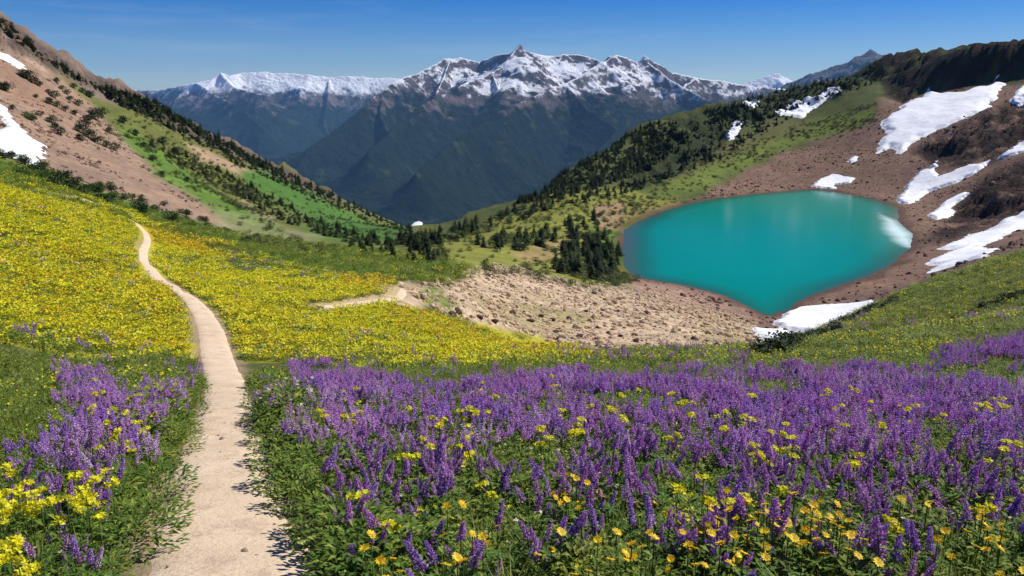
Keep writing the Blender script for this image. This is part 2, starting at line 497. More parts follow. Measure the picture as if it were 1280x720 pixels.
# valley floor: one sheet to the horizon
n = NT('valley_forest')
t1 = n.ramp(n.noise(.01, 6, .7), [(.35, (.012,.026,.018)), (.65, (.035,.06,.03))])
t1 = n.mix(n.mrange(n.noise(.0025, 4, .6), .60, .64), t1, (.09,.12,.06))
M_valley = n.done(n.bsdf(t1, .95, n.bump(n.noise(.03, 6, .7), .8, 20.), .05))
gx, gy = np.meshgrid(np.linspace(-30000, 30000, 90), np.linspace(-14000, 46000, 90))
vz = -712 + fbm(gx, gy, 6000, 3, 2) * 20
prop(mesh_obj('ground', np.stack([gx.ravel(), gy.ravel(), vz.ravel()], 1), grid_faces(90, 90), M_valley), kind='structure')

# air
n = NT('mountain_air')
pv = n.n('ShaderNodeVolumePrincipled'); pv.inputs['Color'].default_value = (.27, .57, 1, 1); pv.inputs['Density'].default_value = HAZE; pv.inputs['Anisotropy'].default_value = 0.0
n.l(pv.outputs[0], n.out.inputs['Volume'])
b = np.array([(-22000,-6000,-760),(22000,-6000,-760),(22000,24000,-760),(-22000,24000,-760),(-22000,-6000,900),(22000,-6000,900),(22000,24000,900),(-22000,24000,900)], float)
haze = mesh_obj('haze', b, [(0,3,2,1),(4,5,6,7),(0,1,5,4),(1,2,6,5),(2,3,7,6),(3,0,4,7)], n.m, smooth=False)
prop(haze, kind='stuff')
# ------------------------------------------------------------------ the ground from the meadow to the lake's headwall
NR, NCOL = 760, 700
rowY = np.exp(np.linspace(math.log(2.2), math.log(1006.0), NR)) - 6.0 + 0.0
ga = np.linspace(-1.02, 1.02, NCOL)
gY = np.repeat(rowY[:, None], NCOL, 1)
gX = ga[None] * (gY + 6.0)
gH = H(gX, gY)
gPX, gPY = project(gX, gY, gH)
vis_ok = gY > 2.0
# visible or hidden behind nearer ground, seen from the trail
run = np.minimum.accumulate(np.where(vis_ok, gPY, 5000.0), 0)
gVIS = vis_ok & (gPY <= run + 2.5)

f1 = fbm(gX, gY, 3.0, 4, 101); f2 = fbm(gX, gY, 12.0, 4, 103); f3 = fbm(gX, gY, 40.0, 4, 105)
lodn = np.where(gY < 25, f1, np.where(gY < 120, f2, f3))
COL = np.zeros((NR, NCOL, 3))
def setcol(c, w): 
    global COL
    COL = COL * (1 - w[..., None]) + np.asarray(c)[None, None] * w[..., None]
def zone(poly, soft=6, amp=10, ymin=-99, ymax=1e9, n=None):
    q = np.asarray(poly, float); pad = soft + amp + 4
    cPX = np.clip(gPX, -8, 1286)
    sel = (cPX > q[:, 0].min() - pad) & (cPX < q[:, 0].max() + pad) & (gPY > q[:, 1].min() - pad) & (gPY < q[:, 1].max() + pad) & (gY > ymin) & (gY < ymax)
    w = np.zeros((NR, NCOL))
    if sel.any():
        sd = poly_sd(cPX[sel], gPY[sel], poly) + (lodn if n is None else n)[sel] * amp * 2
        w[sel] = sstep(-soft, soft, sd)
    return w
def paint(poly, c, amount=1.0, **k):
    w = zone(poly, **k) * amount; setcol(c, w); return w

left = sstep(560, 540, gPX)
setcol((.075, .09, .028), np.ones((NR, NCOL)))
# lake side
P_RIM = [(540,305),(600,280),(640,262),(700,242),(800,232),(835,255),(790,275),(778,300),(795,350),(740,362),(650,345),(540,345)]
P_GRASS = [(760,245),(800,232),(860,208),(930,182),(1000,155),(1096,128),(1097,154),(1040,170),(980,188),(924,215),(837,258),(800,268)]
P_BROWN = [(830,262),(870,247),(925,218),(980,190),(1040,171),(1092,155),(1094,118),(1130,128),(1190,108),(1300,100),(1300,335),(1160,350),(1100,372),(1040,395),(990,420),(940,425),(905,392),(850,372),(795,356),(785,340),(778,300)]
P_TALUS = [(620,330),(660,336),(720,352),(790,360),(850,368),(905,382),(945,405),(955,425),(900,446),(820,450),(740,446),(690,428),(640,412),(590,402),(545,388),(500,386),(478,374),(515,360),(560,350),(590,340)]
paint(P_GRASS, (.12, .155, .03), soft=8, amp=10, ymin=180)
paint([(770,240),(860,190),(960,150),(1000,128),(1000,160),(930,190),(850,225)], (.10, .095, .035), .8, soft=8, amp=10, ymin=180)
paint([(820,150),(860,142),(905,146),(850,163)], (.20, .21, .06), .8, soft=5, amp=6, ymin=300)
paint(P_RIM, (.19, .20, .04), soft=6, amp=8, ymin=120)
paint([(640,318),(705,296),(716,312),(662,330)], (.27, .20, .085), .9, soft=5, amp=6, ymin=120)
paint([(745,262),(775,256),(775,290),(755,290)], (.30, .20, .11), .9, soft=4, amp=8, ymin=120)
paint([(780,270),(830,255),(850,245),(850,262),(800,285)], (.24, .17, .07), .7, soft=5, amp=8, ymin=120)
paint([(742,290),(772,292),(790,320),(770,335),(740,320)], (.08, .15, .025), .9, soft=5, amp=5, ymin=120)
wb = paint(P_BROWN, (.195, .122, .086), soft=5, amp=7, ymin=130)
paint([(1060,380),(1160,345),(1300,262),(1300,330),(1160,356),(1030,400)], (.155, .10, .072), .7, soft=8, amp=8, ymin=100)
paint([(930,410),(970,400),(1040,380),(1100,372),(1030,405),(985,425),(940,430)], (.19, .125, .10), .8, soft=5, amp=5, ymin=100)
wt = paint(P_TALUS, (.47, .355, .235), soft=6, amp=9, ymin=44)
paint([(590,372),(680,380),(740,400),(690,402),(620,392)], (.26, .24, .06), .55, soft=8, amp=12, ymin=44)
paint([(512,360),(540,356),(572,380),(560,388),(525,378)], (.15, .19, .035), .9, soft=4, amp=6, ymin=44)
paint([(860,395),(940,405),(945,425),(880,430)], (.27, .24, .10), .55, soft=8, amp=12, ymin=44)
paint([(780,352),(860,362),(930,380),(945,402),(880,388),(800,370)], (.26, .16, .12), .75, soft=5, amp=6, ymin=44)
# hillside
hs = (gPX < 545) & (gY > 100)
P_SCREE = [(-10,20),(40,60),(80,92),(125,132),(147,168),(195,212),(245,240),(282,266),(296,294),(240,280),(170,254),(100,234),(49,209),(-10,192)]
P_STRIP = [(140,152),(170,160),(205,195),(245,222),(290,250),(340,272),(352,292),(290,276),(245,243),(195,213)]
P_BRIGHT = [(298,212),(330,210),(385,235),(425,256),(470,275),(515,290),(490,303),(430,298),(390,288),(350,262),(310,236)]
setcol((.12, .13, .035), sstep(560, 530, gPX) * sstep(90, 120, gY))
paint(P_SCREE, (.275, .185, .128), soft=6, amp=8, ymin=90)
paint([(2,42),(20,52),(66,90),(58,92),(20,68),(-5,52)], (.46, .33, .25), .9, soft=3, amp=3, ymin=90)
paint([(-5,78),(40,96),(90,140),(60,150),(-5,110)], (.27, .16, .105), .6, soft=8, amp=10, ymin=90)
paint([(-20,-40),(60,30),(160,92),(230,138),(300,180),(300,196),(210,146),(120,128),(80,100),(40,66),(-20,34)], (.20, .145, .115), .95, soft=4, amp=5, ymin=90)
paint([(300,178),(400,232),(520,286),(515,294),(400,246),(300,196)], (.13, .12, .06), .8, soft=4, amp=5, ymin=90)
paint(P_STRIP, (.10, .17, .03), soft=5, amp=7, ymin=90)
paint([(232,178),(300,204),(322,216),(300,220),(250,198)], (.34, .235, .15), .9, soft=4, amp=6, ymin=90)
paint([(285,232),(330,262),(345,275),(300,255)], (.32, .225, .14), .9, soft=4, amp=6, ymin=90)
paint(P_BRIGHT, (.07, .15, .03), soft=7, amp=8, ymin=90)
paint([(-5,196),(60,216),(150,252),(275,288),(420,310),(560,330),(560,352),(430,345),(300,318),(200,286),(120,262),(-5,226)], (.11, .19, .028), .95, soft=6, amp=7, ymin=50)
paint([(278,272),(330,284),(392,306),(400,318),(330,308),(285,290)], (.27, .25, .14), .5, soft=8, amp=14, ymin=50)
# yellow meadow
P_YEL = [(-20,222),(60,240),(120,256),(165,272),(205,288),(300,318),(360,330),(430,346),(500,350),(505,365),(490,378),(520,386),(600,410),(690,432),(770,449),(500,452),(330,446),(250,450),(100,444),(-20,425)]
wy = paint(P_YEL, (.36, .33, .03), soft=6, amp=8, ymax=140)
paint([(-10,228),(70,246),(150,275),(178,300),(178,330),(90,290),(-10,258)], (.29, .24, .09), .75, soft=8, amp=12, ymax=140)
paint([(185,282),(240,290),(300,312),(250,316),(190,300)], (.42, .25, .025), .7, soft=6, amp=10, ymax=140)
paint([(420,344),(490,346),(500,356),(430,354)], (.45, .22, .03), .8, soft=4, amp=4, ymax=140)
paint([(260,312),(330,325),(440,330),(560,328),(560,345),(470,343),(380,345),(300,335)], (.085, .15, .025), .85, soft=6, amp=7, ymax=190)
paint([(480,352),(545,348),(520,366),(510,380),(480,378),(400,388),(330,356),(345,350),(400,378)], (.42, .31, .21), .75, soft=4, amp=5, ymax=140)
paint([(300,400),(430,395),(480,410),(420,440),(300,440)], (.20, .22, .03), .5, soft=15, amp=20, ymax=140)
# brow, right flank
P_FLANK = [(930,447),(1000,425),(1050,400),(1130,360),(1300,305),(1300,410),(1200,430),(1130,455),(1000,452)]
paint([(540,452),(640,443),(760,443),(940,436),(960,444),(940,462),(640,462),(440,470)], (.20, .24, .03), soft=4, amp=5, ymax=64)
paint(P_FLANK, (.19, .20, .032), soft=6, amp=6, ymin=14, ymax=95)
paint([(960,440),(1060,415),(1180,390),(1260,375),(1180,405),(1060,432)], (.20, .15, .06), .6, soft=8, amp=14, ymin=14, ymax=95)
paint([(1150,380),(1290,340),(1290,360),(1180,392)], (.30, .27, .03), .6, soft=8, amp=12, ymin=14, ymax=95)
P_PUR = [(318,470),(380,456),(500,464),(640,457),(850,456),(1000,449),(1130,453),(1200,427),(1290,403),(1500,403),(1500,900),(-300,900),(-300,448),(60,446),(150,468),(250,466)]
wp = paint(P_PUR, (.06, .085, .022), soft=5, amp=5, ymax=34)
setcol((.06, .085, .022), (gY < 3.5).astype(float))
# bare rock, wet shore
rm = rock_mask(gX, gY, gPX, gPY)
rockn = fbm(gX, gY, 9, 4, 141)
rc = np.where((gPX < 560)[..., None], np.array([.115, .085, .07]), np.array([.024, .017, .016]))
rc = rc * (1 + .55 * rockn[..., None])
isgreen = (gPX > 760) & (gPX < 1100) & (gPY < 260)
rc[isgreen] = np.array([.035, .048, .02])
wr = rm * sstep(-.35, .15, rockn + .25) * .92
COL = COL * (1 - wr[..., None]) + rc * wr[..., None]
shore_sd = np.full((NR, NCOL), -1e3)
sel = (gY > 140) & (gY < 520) & (gX > -20) & (gX < 330)
shore_sd[sel] = poly_sd(gX[sel], gY[sel], LAKE_XY)
wet = sstep(-5, -1, shore_sd + f2 * 3)
COL = COL * (1 - .45 * wet[..., None])
# broken tone
for s_, a_, sd0 in ((1.2, .16, 201), (6, .16, 203), (30, .14, 207)):
    COL = COL * (1 + a_ * fbm(gX, gY, s_, 3, sd0)[..., None] * np.array([1, .9, .7]))
COL = np.clip(COL, .01, .9)

TR0, _ok = hit([292,284,279,277,279,282,282,270,264,254,238,216,196], [719,680,640,600,560,520,480,440,415,393,374,360,347])
sel = (gY < 50) & (gX < 6)
tdm = np.full((NR, NCOL), 1e3); tdm[sel] = line_d(gX[sel], gY[sel], np.vstack([TR0[0, :2] + [.1, -8], TR0[:, :2]]))
wtd = sstep(.85, .45, tdm + fbm(gX, gY, .5, 3, 171) * .25)
COL = COL * (1 - wtd[..., None]) + np.array([.30, .22, .14]) * wtd[..., None]
n = NT('mountain_ground')
ca = n.attr('albedo').outputs['Color']; ra = n.attr('crag').outputs['Fac']; ta = n.attr('stony').outputs['Fac']
a1 = n.noise(.55, 6, .7); a2 = n.noise(4.5, 5, .7); a3 = n.noise(.12, 6, .65)
v = n.math('ADD', n.math('ADD', n.math('MULTIPLY', a1, .9), n.math('MULTIPLY', a2, .7)), n.math('MULTIPLY', a3, .8))
vv = n.mrange(v, .75, 1.65, .58, 1.42)
cc = n.mix(1.0, ca, n.n('ShaderNodeCombineColor').outputs[0], 'MULTIPLY')
comb = [x for x in n.t.nodes if x.bl_idname == 'ShaderNodeCombineColor'][0]
for i in range(3): n.l(vv, comb.inputs[i])
# stones of every size lying on scree and talus
vo = n.n('ShaderNodeTexVoronoi', Scale=.9); n.l(n.pos(), vo.inputs['Vector'])
vo2 = n.n('ShaderNodeTexVoronoi', Scale=2.6); n.l(n.pos(), vo2.inputs['Vector'])
st = n.math('ADD', vo.outputs['Distance'], n.math('MULTIPLY', vo2.outputs['Distance'], .6))
hs_ = n.math('ADD', n.math('MULTIPLY', a1, 1.2), n.math('ADD', n.math('MULTIPLY', a3, n.math('ADD', n.math('MULTIPLY', ra, 5.0), .6)), n.math('MULTIPLY', n.math('MULTIPLY', st, ta), -.35)))
nb = n.n('ShaderNodeBump', Distance=1.0); n.l(hs_, nb.inputs['Height']); n.l(n.math('ADD', .35, n.math('MULTIPLY', ra, .5)), nb.inputs['Strength'])
tint = n.mix(n.math('MULTIPLY', ta, .55), cc, n.mix(1.0, cc, n.ramp(vo.outputs['Color'], [(.15, .55), (.8, 1.35)]), 'MULTIPLY'))
M_ground = n.done(n.bsdf(tint, .95, nb.outputs[0], .08))

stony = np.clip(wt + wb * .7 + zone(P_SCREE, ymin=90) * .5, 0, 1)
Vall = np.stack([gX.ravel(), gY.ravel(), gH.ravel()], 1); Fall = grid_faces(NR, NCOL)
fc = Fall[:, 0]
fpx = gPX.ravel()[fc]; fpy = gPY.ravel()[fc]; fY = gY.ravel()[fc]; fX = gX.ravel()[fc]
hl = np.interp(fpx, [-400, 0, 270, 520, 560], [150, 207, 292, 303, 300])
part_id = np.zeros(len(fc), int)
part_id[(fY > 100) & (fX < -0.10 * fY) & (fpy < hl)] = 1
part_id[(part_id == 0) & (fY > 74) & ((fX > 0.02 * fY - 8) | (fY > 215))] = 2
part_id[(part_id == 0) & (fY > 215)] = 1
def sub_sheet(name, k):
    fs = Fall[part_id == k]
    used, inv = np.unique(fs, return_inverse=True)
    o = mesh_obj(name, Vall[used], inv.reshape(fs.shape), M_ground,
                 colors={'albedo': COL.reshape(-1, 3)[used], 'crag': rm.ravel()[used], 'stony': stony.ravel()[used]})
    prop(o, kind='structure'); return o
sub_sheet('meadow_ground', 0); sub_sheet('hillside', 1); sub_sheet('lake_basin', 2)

# ------------------------------------------------------------------ lake
lx0, ly0 = LAKE_XY.min(0) - 8; lx1, ly1 = LAKE_XY.max(0) + 8
lx, ly = np.meshgrid(np.linspace(lx0, lx1, 170), np.linspace(ly0, ly1, 260))
lsd = poly_sd(lx, ly, LAKE_XY)
lf = grid_faces(260, 170); keep = (lsd.ravel()[lf] > -7).all(1); lf = lf[keep]
used, inv = np.unique(lf, return_inverse=True)
n = NT('glacial_water')
dep = n.attr('depth').outputs['Fac']; pale_ = n.attr('pale_patch').outputs['Fac']
deep = n.ramp(n.mrange(dep, 0, 26), [(0, (.05, .085, .06)), (.10, (.01, .12, .08)), (.4, (.0, .205, .16)), (1, (.0, .225, .18))])
wc = n.mix(pale_, deep, (.62, .80, .78))
wv = n.n('ShaderNodeTexNoise', Scale=.55, Detail=3, Roughness=.6); mp = n.n('ShaderNodeMapping'); mp.inputs['Scale'].default_value = (1, .45, 1); n.l(n.pos(), mp.inputs[0]); n.l(mp.outputs[0], wv.inputs['Vector'])
M_water = n.done(n.bsdf(wc, .16, n.bump(wv.outputs['Fac'], .06, .12), .06, IOR=1.33))
dsx, dsy = at_z(1122, 288, LAKE_Z)
dsn = np.maximum(0, sstep(9, 5, np.abs(0 * lx)) * 0)
sp_poly = np.array([at_z(a, b, LAKE_Z) for a, b in [(1098,266),(1124,276),(1136,288),(1146,292),(1146,312),(1126,308),(1104,290)]])
dsn = sstep(-1.5, 5.0, poly_sd(lx, ly, sp_poly) + fbm(lx, ly, 9, 3, 7) * 1.2) * .95  # white patch mixed into the water colour inside this outline
lake = mesh_obj('lake', np.stack([lx.ravel()[used], ly.ravel()[used], np.full(len(used), LAKE_Z)], 1), inv.reshape(lf.shape), M_water,
                colors={'depth': np.maximum((lsd.ravel()[used] + fbm(lx, ly, 30, 3, 9).ravel()[used] * 3) * (.12 + .88 * sstep(776, 835, project(lx.ravel()[used], ly.ravel()[used], np.full(len(used), LAKE_Z))[0])), 0), 'pale_patch': dsn.ravel()[used]})
prop(lake, kind='structure')

# ------------------------------------------------------------------ snow patches
n = NT('old_snow')
s1 = n.noise(.25, 5, .6); s2 = n.noise(1.2, 5, .6)
sc_ = n.mix(n.mrange(s1, .52, .75), (.84, .86, .88), (.72, .70, .67)); sc_ = n.mix(n.mrange(n.noise(.9, 7, .75), .60, .72, 0, .6), sc_, (.50, .45, .40))
M_snow = n.done(n.bsdf(sc_, .7, n.bump(n.math('ADD', s1, n.math('MULTIPLY', s2, .3)), .35, 1.2), .2))
SNOW = [
 ([(-14,124),(2,131),(14,146),(23,163),(35,175),(50,181),(48,194),(44,206),(28,202),(16,196),(-14,186),(-14,167),(4,166),(12,161),(7,149),(-2,140),(-14,134)], .9, 'broad white snow patch on the brown hillside scree above the yellow meadow', 90),
 ([(-14,60),(10,68),(30,82),(25,87),(8,76),(-14,68)], .6, 'thin slanting snow streak high on the brown hillside near its crest', 90),
 ([(1162,108),(1179,118),(1205,117),(1224,107),(1232,109),(1246,98),(1252,105),(1239,128),(1220,141),(1199,151),(1175,160),(1158,170),(1149,171),(1136,182),(1126,192),(1121,184),(1113,182),(1098,191),(1105,176),(1112,167),(1108,158),(1104,152),(1112,147),(1128,136),(1137,126),(1156,124)], 1.6, 'largest snowfield, just under the dark headwall cliff above the lake', 200),
 ([(1124,253),(1124,247),(1137,229),(1152,214),(1163,212),(1169,203),(1168,214),(1172,223),(1190,216),(1212,207),(1234,203),(1226,212),(1196,229),(1160,240),(1136,255)], 1.3, 'snow tongue reaching down to the lake shore between dark crags', 200),
 ([(1161,269),(1172,262),(1182,252),(1197,245),(1209,240),(1208,246),(1192,255),(1186,262),(1192,266),(1182,272),(1171,275)], .9, 'small hooked snow strip on the rocks just above the white patch in the lake', 150),
 ([(1153,330),(1166,323),(1184,318),(1196,313),(1176,311),(1186,304),(1208,298),(1231,289),(1292,258),(1292,278),(1262,292),(1220,310),(1244,313),(1228,322),(1210,326),(1186,334),(1163,340),(1176,331)], .9, 'long forked snow strip on the slope beside the near meadow flank', 110),
 ([(969,404),(983,393),(996,387),(1040,382),(1090,378),(1110,378),(1080,400),(1025,414),(980,412)], .8, 'flat snow bank by the narrow near tip of the lake behind the meadow flank', 110),
 ([(941,411),(960,413),(981,413),(985,420),(968,428),(952,424)], .5, 'small snow remnant between the pale boulder field and the meadow flank', 100),
 ([(1016,233),(1023,225),(1040,218),(1068,223),(1062,229),(1042,231),(1045,236),(1034,236)], .8, 'snow patch touching the far lake shore below the brown scree', 200),
 ([(969,141),(986,133),(1002,126),(1025,120),(1051,107),(1049,113),(1040,121),(1017,136),(1002,147),(988,144)], 1.2, 'slanting snow patch high on the green ridge beneath the blue pointed peak', 200),
 ([(907,174),(913,162),(920,154),(930,152),(922,168),(912,176)], 1.0, 'small steep snow patch in the dark trees of the ridge', 200),
 ([(929,129),(940,124),(953,121),(949,127),(942,134),(934,132)], .9, 'tiny snow patch at the crest of the wooded ridge', 200),
 ([(1060,202),(1066,196),(1073,195),(1070,201),(1064,204)], .7, 'isolated white snow dot in the middle of the brown scree slope', 200),
 ([(1264,126),(1270,115),(1290,102),(1290,128),(1272,132)], 1.2, 'snow patch at the edge of the dark crags under the headwall', 200),
 ([(1249,198),(1262,189),(1290,176),(1290,188),(1256,198)], 1.0, 'narrow snow ledge across the dark crags below the headwall', 200),
]
for poly, th, lab, ym in SNOW:
    pw, ok = hit([p[0] for p in poly], [p[1] for p in poly], ymin=ym)
    if ok.sum() < 3: continue
    xy = pw[ok][:, :2]
    x0, y0 = xy.min(0) - 3; x1, y1 = xy.max(0) + 3
    nx = 110; ny = int(np.clip(110 * (y1 - y0) / (x1 - x0), 50, 240))
    sx, sy = np.meshgrid(np.linspace(x0, x1, nx), np.linspace(y0, y1, ny))
    e = max(.5, (x1 - x0) * .012)
    s = poly_sd(sx, sy, xy) + fbm(sx, sy, max(2.2, (x1 - x0) * .06), 4, 77) * e * 2.4
    sz = H(sx, sy) + th * sstep(-e, e * 2.2, s) - .12 * (s < -e)
    ff = grid_faces(ny, nx); ff = ff[(s.ravel()[ff] > -e).any(1)]
    if not len(ff): continue
    used, inv = np.unique(ff, return_inverse=True)
    o = mesh_obj('snow_patch', np.stack([sx.ravel(), sy.ravel(), sz.ravel()], 1)[used], inv.reshape(ff.shape), M_snow)
    prop(o, lab, 'snow patch', 'snow patches left on the slopes')

# ------------------------------------------------------------------ trail
n = NT('trail_dirt')
p1 = n.noise(3.5, 6, .65); p2 = n.noise(28, 6, .7); p3 = n.noise(.9, 4, .6)
dc = n.ramp(p3, [(.3, (.57, .44, .30)), (.7, (.68, .54, .385))])
dc = n.mix(n.mrange(p2, .55, .70), dc, (.38, .27, .18)); dc = n.mix(n.mrange(p1, .54, .68, 0, .75), dc, (.43, .31, .205)); dc = n.mix(n.mrange(n.noise(1.7, 5, .6), .58, .66, 0, .6), dc, (.46, .34, .24))
vo = n.n('ShaderNodeTexVoronoi', Scale=16); n.l(n.pos(), vo.inputs['Vector'])
dc = n.mix(n.mrange(vo.outputs['Distance'], .10, .05, 0, .55), dc, (.22, .16, .12))
M_trail = n.done(n.bsdf(dc, .95, n.bump(n.math('ADD', n.math('MULTIPLY', p1, 1.4), n.math('MULTIPLY', p2, .5)), .5, .05), .1))
TRAILS = []
def catmull(P, m):
    P = np.asarray(P); Q = np.vstack([2 * P[0] - P[1], P, 2 * P[-1] - P[-2]]); out = []
    for i in range(1, len(Q) - 2):
        for t in np.linspace(0, 1, m, endpoint=False):
            out.append(.5 * ((2 * Q[i]) + (-Q[i-1] + Q[i+1]) * t + (2*Q[i-1] - 5*Q[i] + 4*Q[i+1] - Q[i+2]) * t*t + (-Q[i-1] + 3*Q[i] - 3*Q[i+1] + Q[i+2]) * t**3))
    out.append(P[-1]); return np.array(out)
def trail(pix, w0, w1, lift, extra=None):
    pw, ok = hit([p[0] for p in pix], [p[1] for p in pix])
    P = pw[:, :2]
    if extra is not None:
        d0 = (P[0] - P[1]) / np.linalg.norm(P[0] - P[1]) * .5 + np.array([0, -.5]); P = np.vstack([P[0] + d0 * 7, P[0] + d0 * 3, P])
    s = catmull(P, 40)
    d = np.gradient(s, axis=0); d /= np.linalg.norm(d, axis=1)[:, None] + 1e-9
    nrm = np.stack([-d[:, 1], d[:, 0]], 1)
    L = np.concatenate([[0], np.cumsum(np.linalg.norm(np.diff(s, axis=0), axis=1))])
    w = (np.interp(s[:, 1], [4, 6, 13, 25, 35, 60, 85, 115], [1.18, 1.04, .92, 1.10, .95, .75, .70, .40]) if extra else np.full(len(s), w0)) * .5
    c = np.linspace(-1.15, 1.15, 15)
    pts = s[:, None, :] + nrm[:, None, :] * (c[None, :] * (w[:, None] * (1 + .13 * fbm(L[:, None] + 40 * np.sign(c)[None], L[:, None] * 0 + 7.3, 1.7, 5, 5, .65))))[..., None]
    z = H(pts[..., 0], pts[..., 1]) + lift * (1.0 - 1.9 * np.abs(c[None]) ** 4) + fbm(pts[..., 0], pts[..., 1], .35, 3, 8) * .012
    V = np.concatenate([pts, z[..., None]], 2).reshape(-1, 3)
    TRAILS.append((s[::4], float(w0), float(w1)))
    prop(mesh_obj('path', V, grid_faces(len(s), len(c)), M_trail), kind='structure')
trail([(292,719),(284,680),(279,640),(277,600),(279,560),(282,520),(282,480),(270,440),(264,415),(254,393),(238,374),(216,360),(196,347),(184,331),(179,316),(184,298),(172,281),(150,268),(112,252),(56,240)], .92, .62, .045, extra=True)
trail([(335,353),(352,352),(378,349),(402,347)], .7, .7, .05)
trail([(400,384),(430,382),(455,378),(480,375),(500,370),(508,360),(500,353)], .8, 1.1, .06)
def trail_dist(x, y):
    d = np.full(np.shape(x), 1e9)
    for s, w0, w1 in TRAILS:
        hw = np.interp(y, [4, 6, 13, 25, 35, 60, 85, 115], [1.18, 1.04, .92, 1.10, .95, .75, .70, .40]) * .5
        d = np.minimum(d, line_d(x, y, s) - hw)
    return d
# ------------------------------------------------------------------ plant and stone materials
def leaf_mat(name, ca, cb, trans=.35, rough=.6, islands=True, tint=None):
    n = NT(name)
    oi = n.n('ShaderNodeObjectInfo')
    c = n.mix(oi.outputs['Random'], ca, cb)
    if islands:
        r = n.geo().outputs['Random Per Island']
        comb = n.n('ShaderNodeCombineColor'); v = n.mrange(r, 0, 1, .55, 1.45)
        for i in range(3): n.l(v, comb.inputs[i])
        c = n.mix(1.0, c, comb.outputs[0], 'MULTIPLY')
        if tint: c = n.mix(n.mrange(r, .72, .9), c, tint)
    b = n.bsdf(c, rough, None, .25)
    t = n.n('ShaderNodeBsdfTranslucent'); n.l(c, t.inputs['Color'])
    mx = n.n('ShaderNodeMixShader'); mx.inputs[0].default_value = trans
    n.l(b, mx.inputs[1]); n.l(t.outputs[0], mx.inputs[2])
    return n.done(mx.outputs[0])

M_herb = leaf_mat('herb_leaf', (.09, .185, .022), (.19, .275, .040), .45, tint=(.34, .40, .07))
M_sunherb = leaf_mat('sunny_herb_leaf', (.13, .20, .025), (.22, .27, .04), .4, tint=(.34, .36, .06))
M_grass = leaf_mat('grass_blade', (.15, .22, .03), (.26, .29, .055))
M_lupleaf = leaf_mat('lupine_leaf', (.08, .18, .025), (.16, .25, .045), .45)
M_purple = leaf_mat('lupine_petal', (.62, .26, .66), (.72, .40, .76), .5, tint=(.84, .66, .88))
M_violet = leaf_mat('violet_petal', (.48, .21, .68), (.62, .34, .80), .5, tint=(.76, .62, .90))
M_mauve = leaf_mat('faded_lupine_petal', (.68, .42, .72), (.78, .56, .80), .5, tint=(.86, .78, .84))
M_lemon = leaf_mat('lemon_petal', (.76, .69, .012), (.84, .79, .04), .4)
M_gold = leaf_mat('golden_petal', (.82, .53, .012), (.86, .66, .025), .3)
M_disc = leaf_mat('flower_disc', (.42, .20, .012), (.55, .28, .02), 0.05)
M_pale = leaf_mat('pale_petal', (.66, .64, .36), (.74, .70, .50), .3)
M_stem = leaf_mat('plant_stem', (.08, .13, .03), (.12, .15, .04), .1, islands=False)
M_fir = leaf_mat('fir_needles', (.024, .046, .016), (.05, .078, .024), .15)
M_firlit = leaf_mat('light_fir_needles', (.04, .075, .02), (.08, .115, .03), .18)
M_shrub = leaf_mat('shrub_leaf', (.022, .045, .014), (.05, .08, .02), .15)
M_shrubg = leaf_mat('green_shrub_leaf', (.06, .12, .02), (.10, .16, .03), .2)
n = NT('bark'); M_bark = n.done(n.bsdf(n.ramp(n.noise(9, 4, .6), [(.3, (.06, .045, .035)), (.7, (.14, .11, .09))]), .95))
def stone_mat(name, c1, c2):
    n = NT(name); oi = n.n('ShaderNodeObjectInfo')
    c = n.mix(oi.outputs['Random'], c1, c2)
    c = n.mix(1.0, c, n.ramp(n.noise(2.4, 6, .7), [(.3, .6), (.7, 1.3)]), 'MULTIPLY')
    return n.done(n.bsdf(c, .95, n.bump(n.noise(5, 5, .7), .5, .1), .1))
M_stone = stone_mat('talus_stone', (.55, .415, .27), (.43, .315, .205))
M_dstone = stone_mat('dark_stone', (.075, .05, .042), (.12, .08, .06))
M_bstone = stone_mat('brown_stone', (.20, .125, .09), (.12, .075, .055))

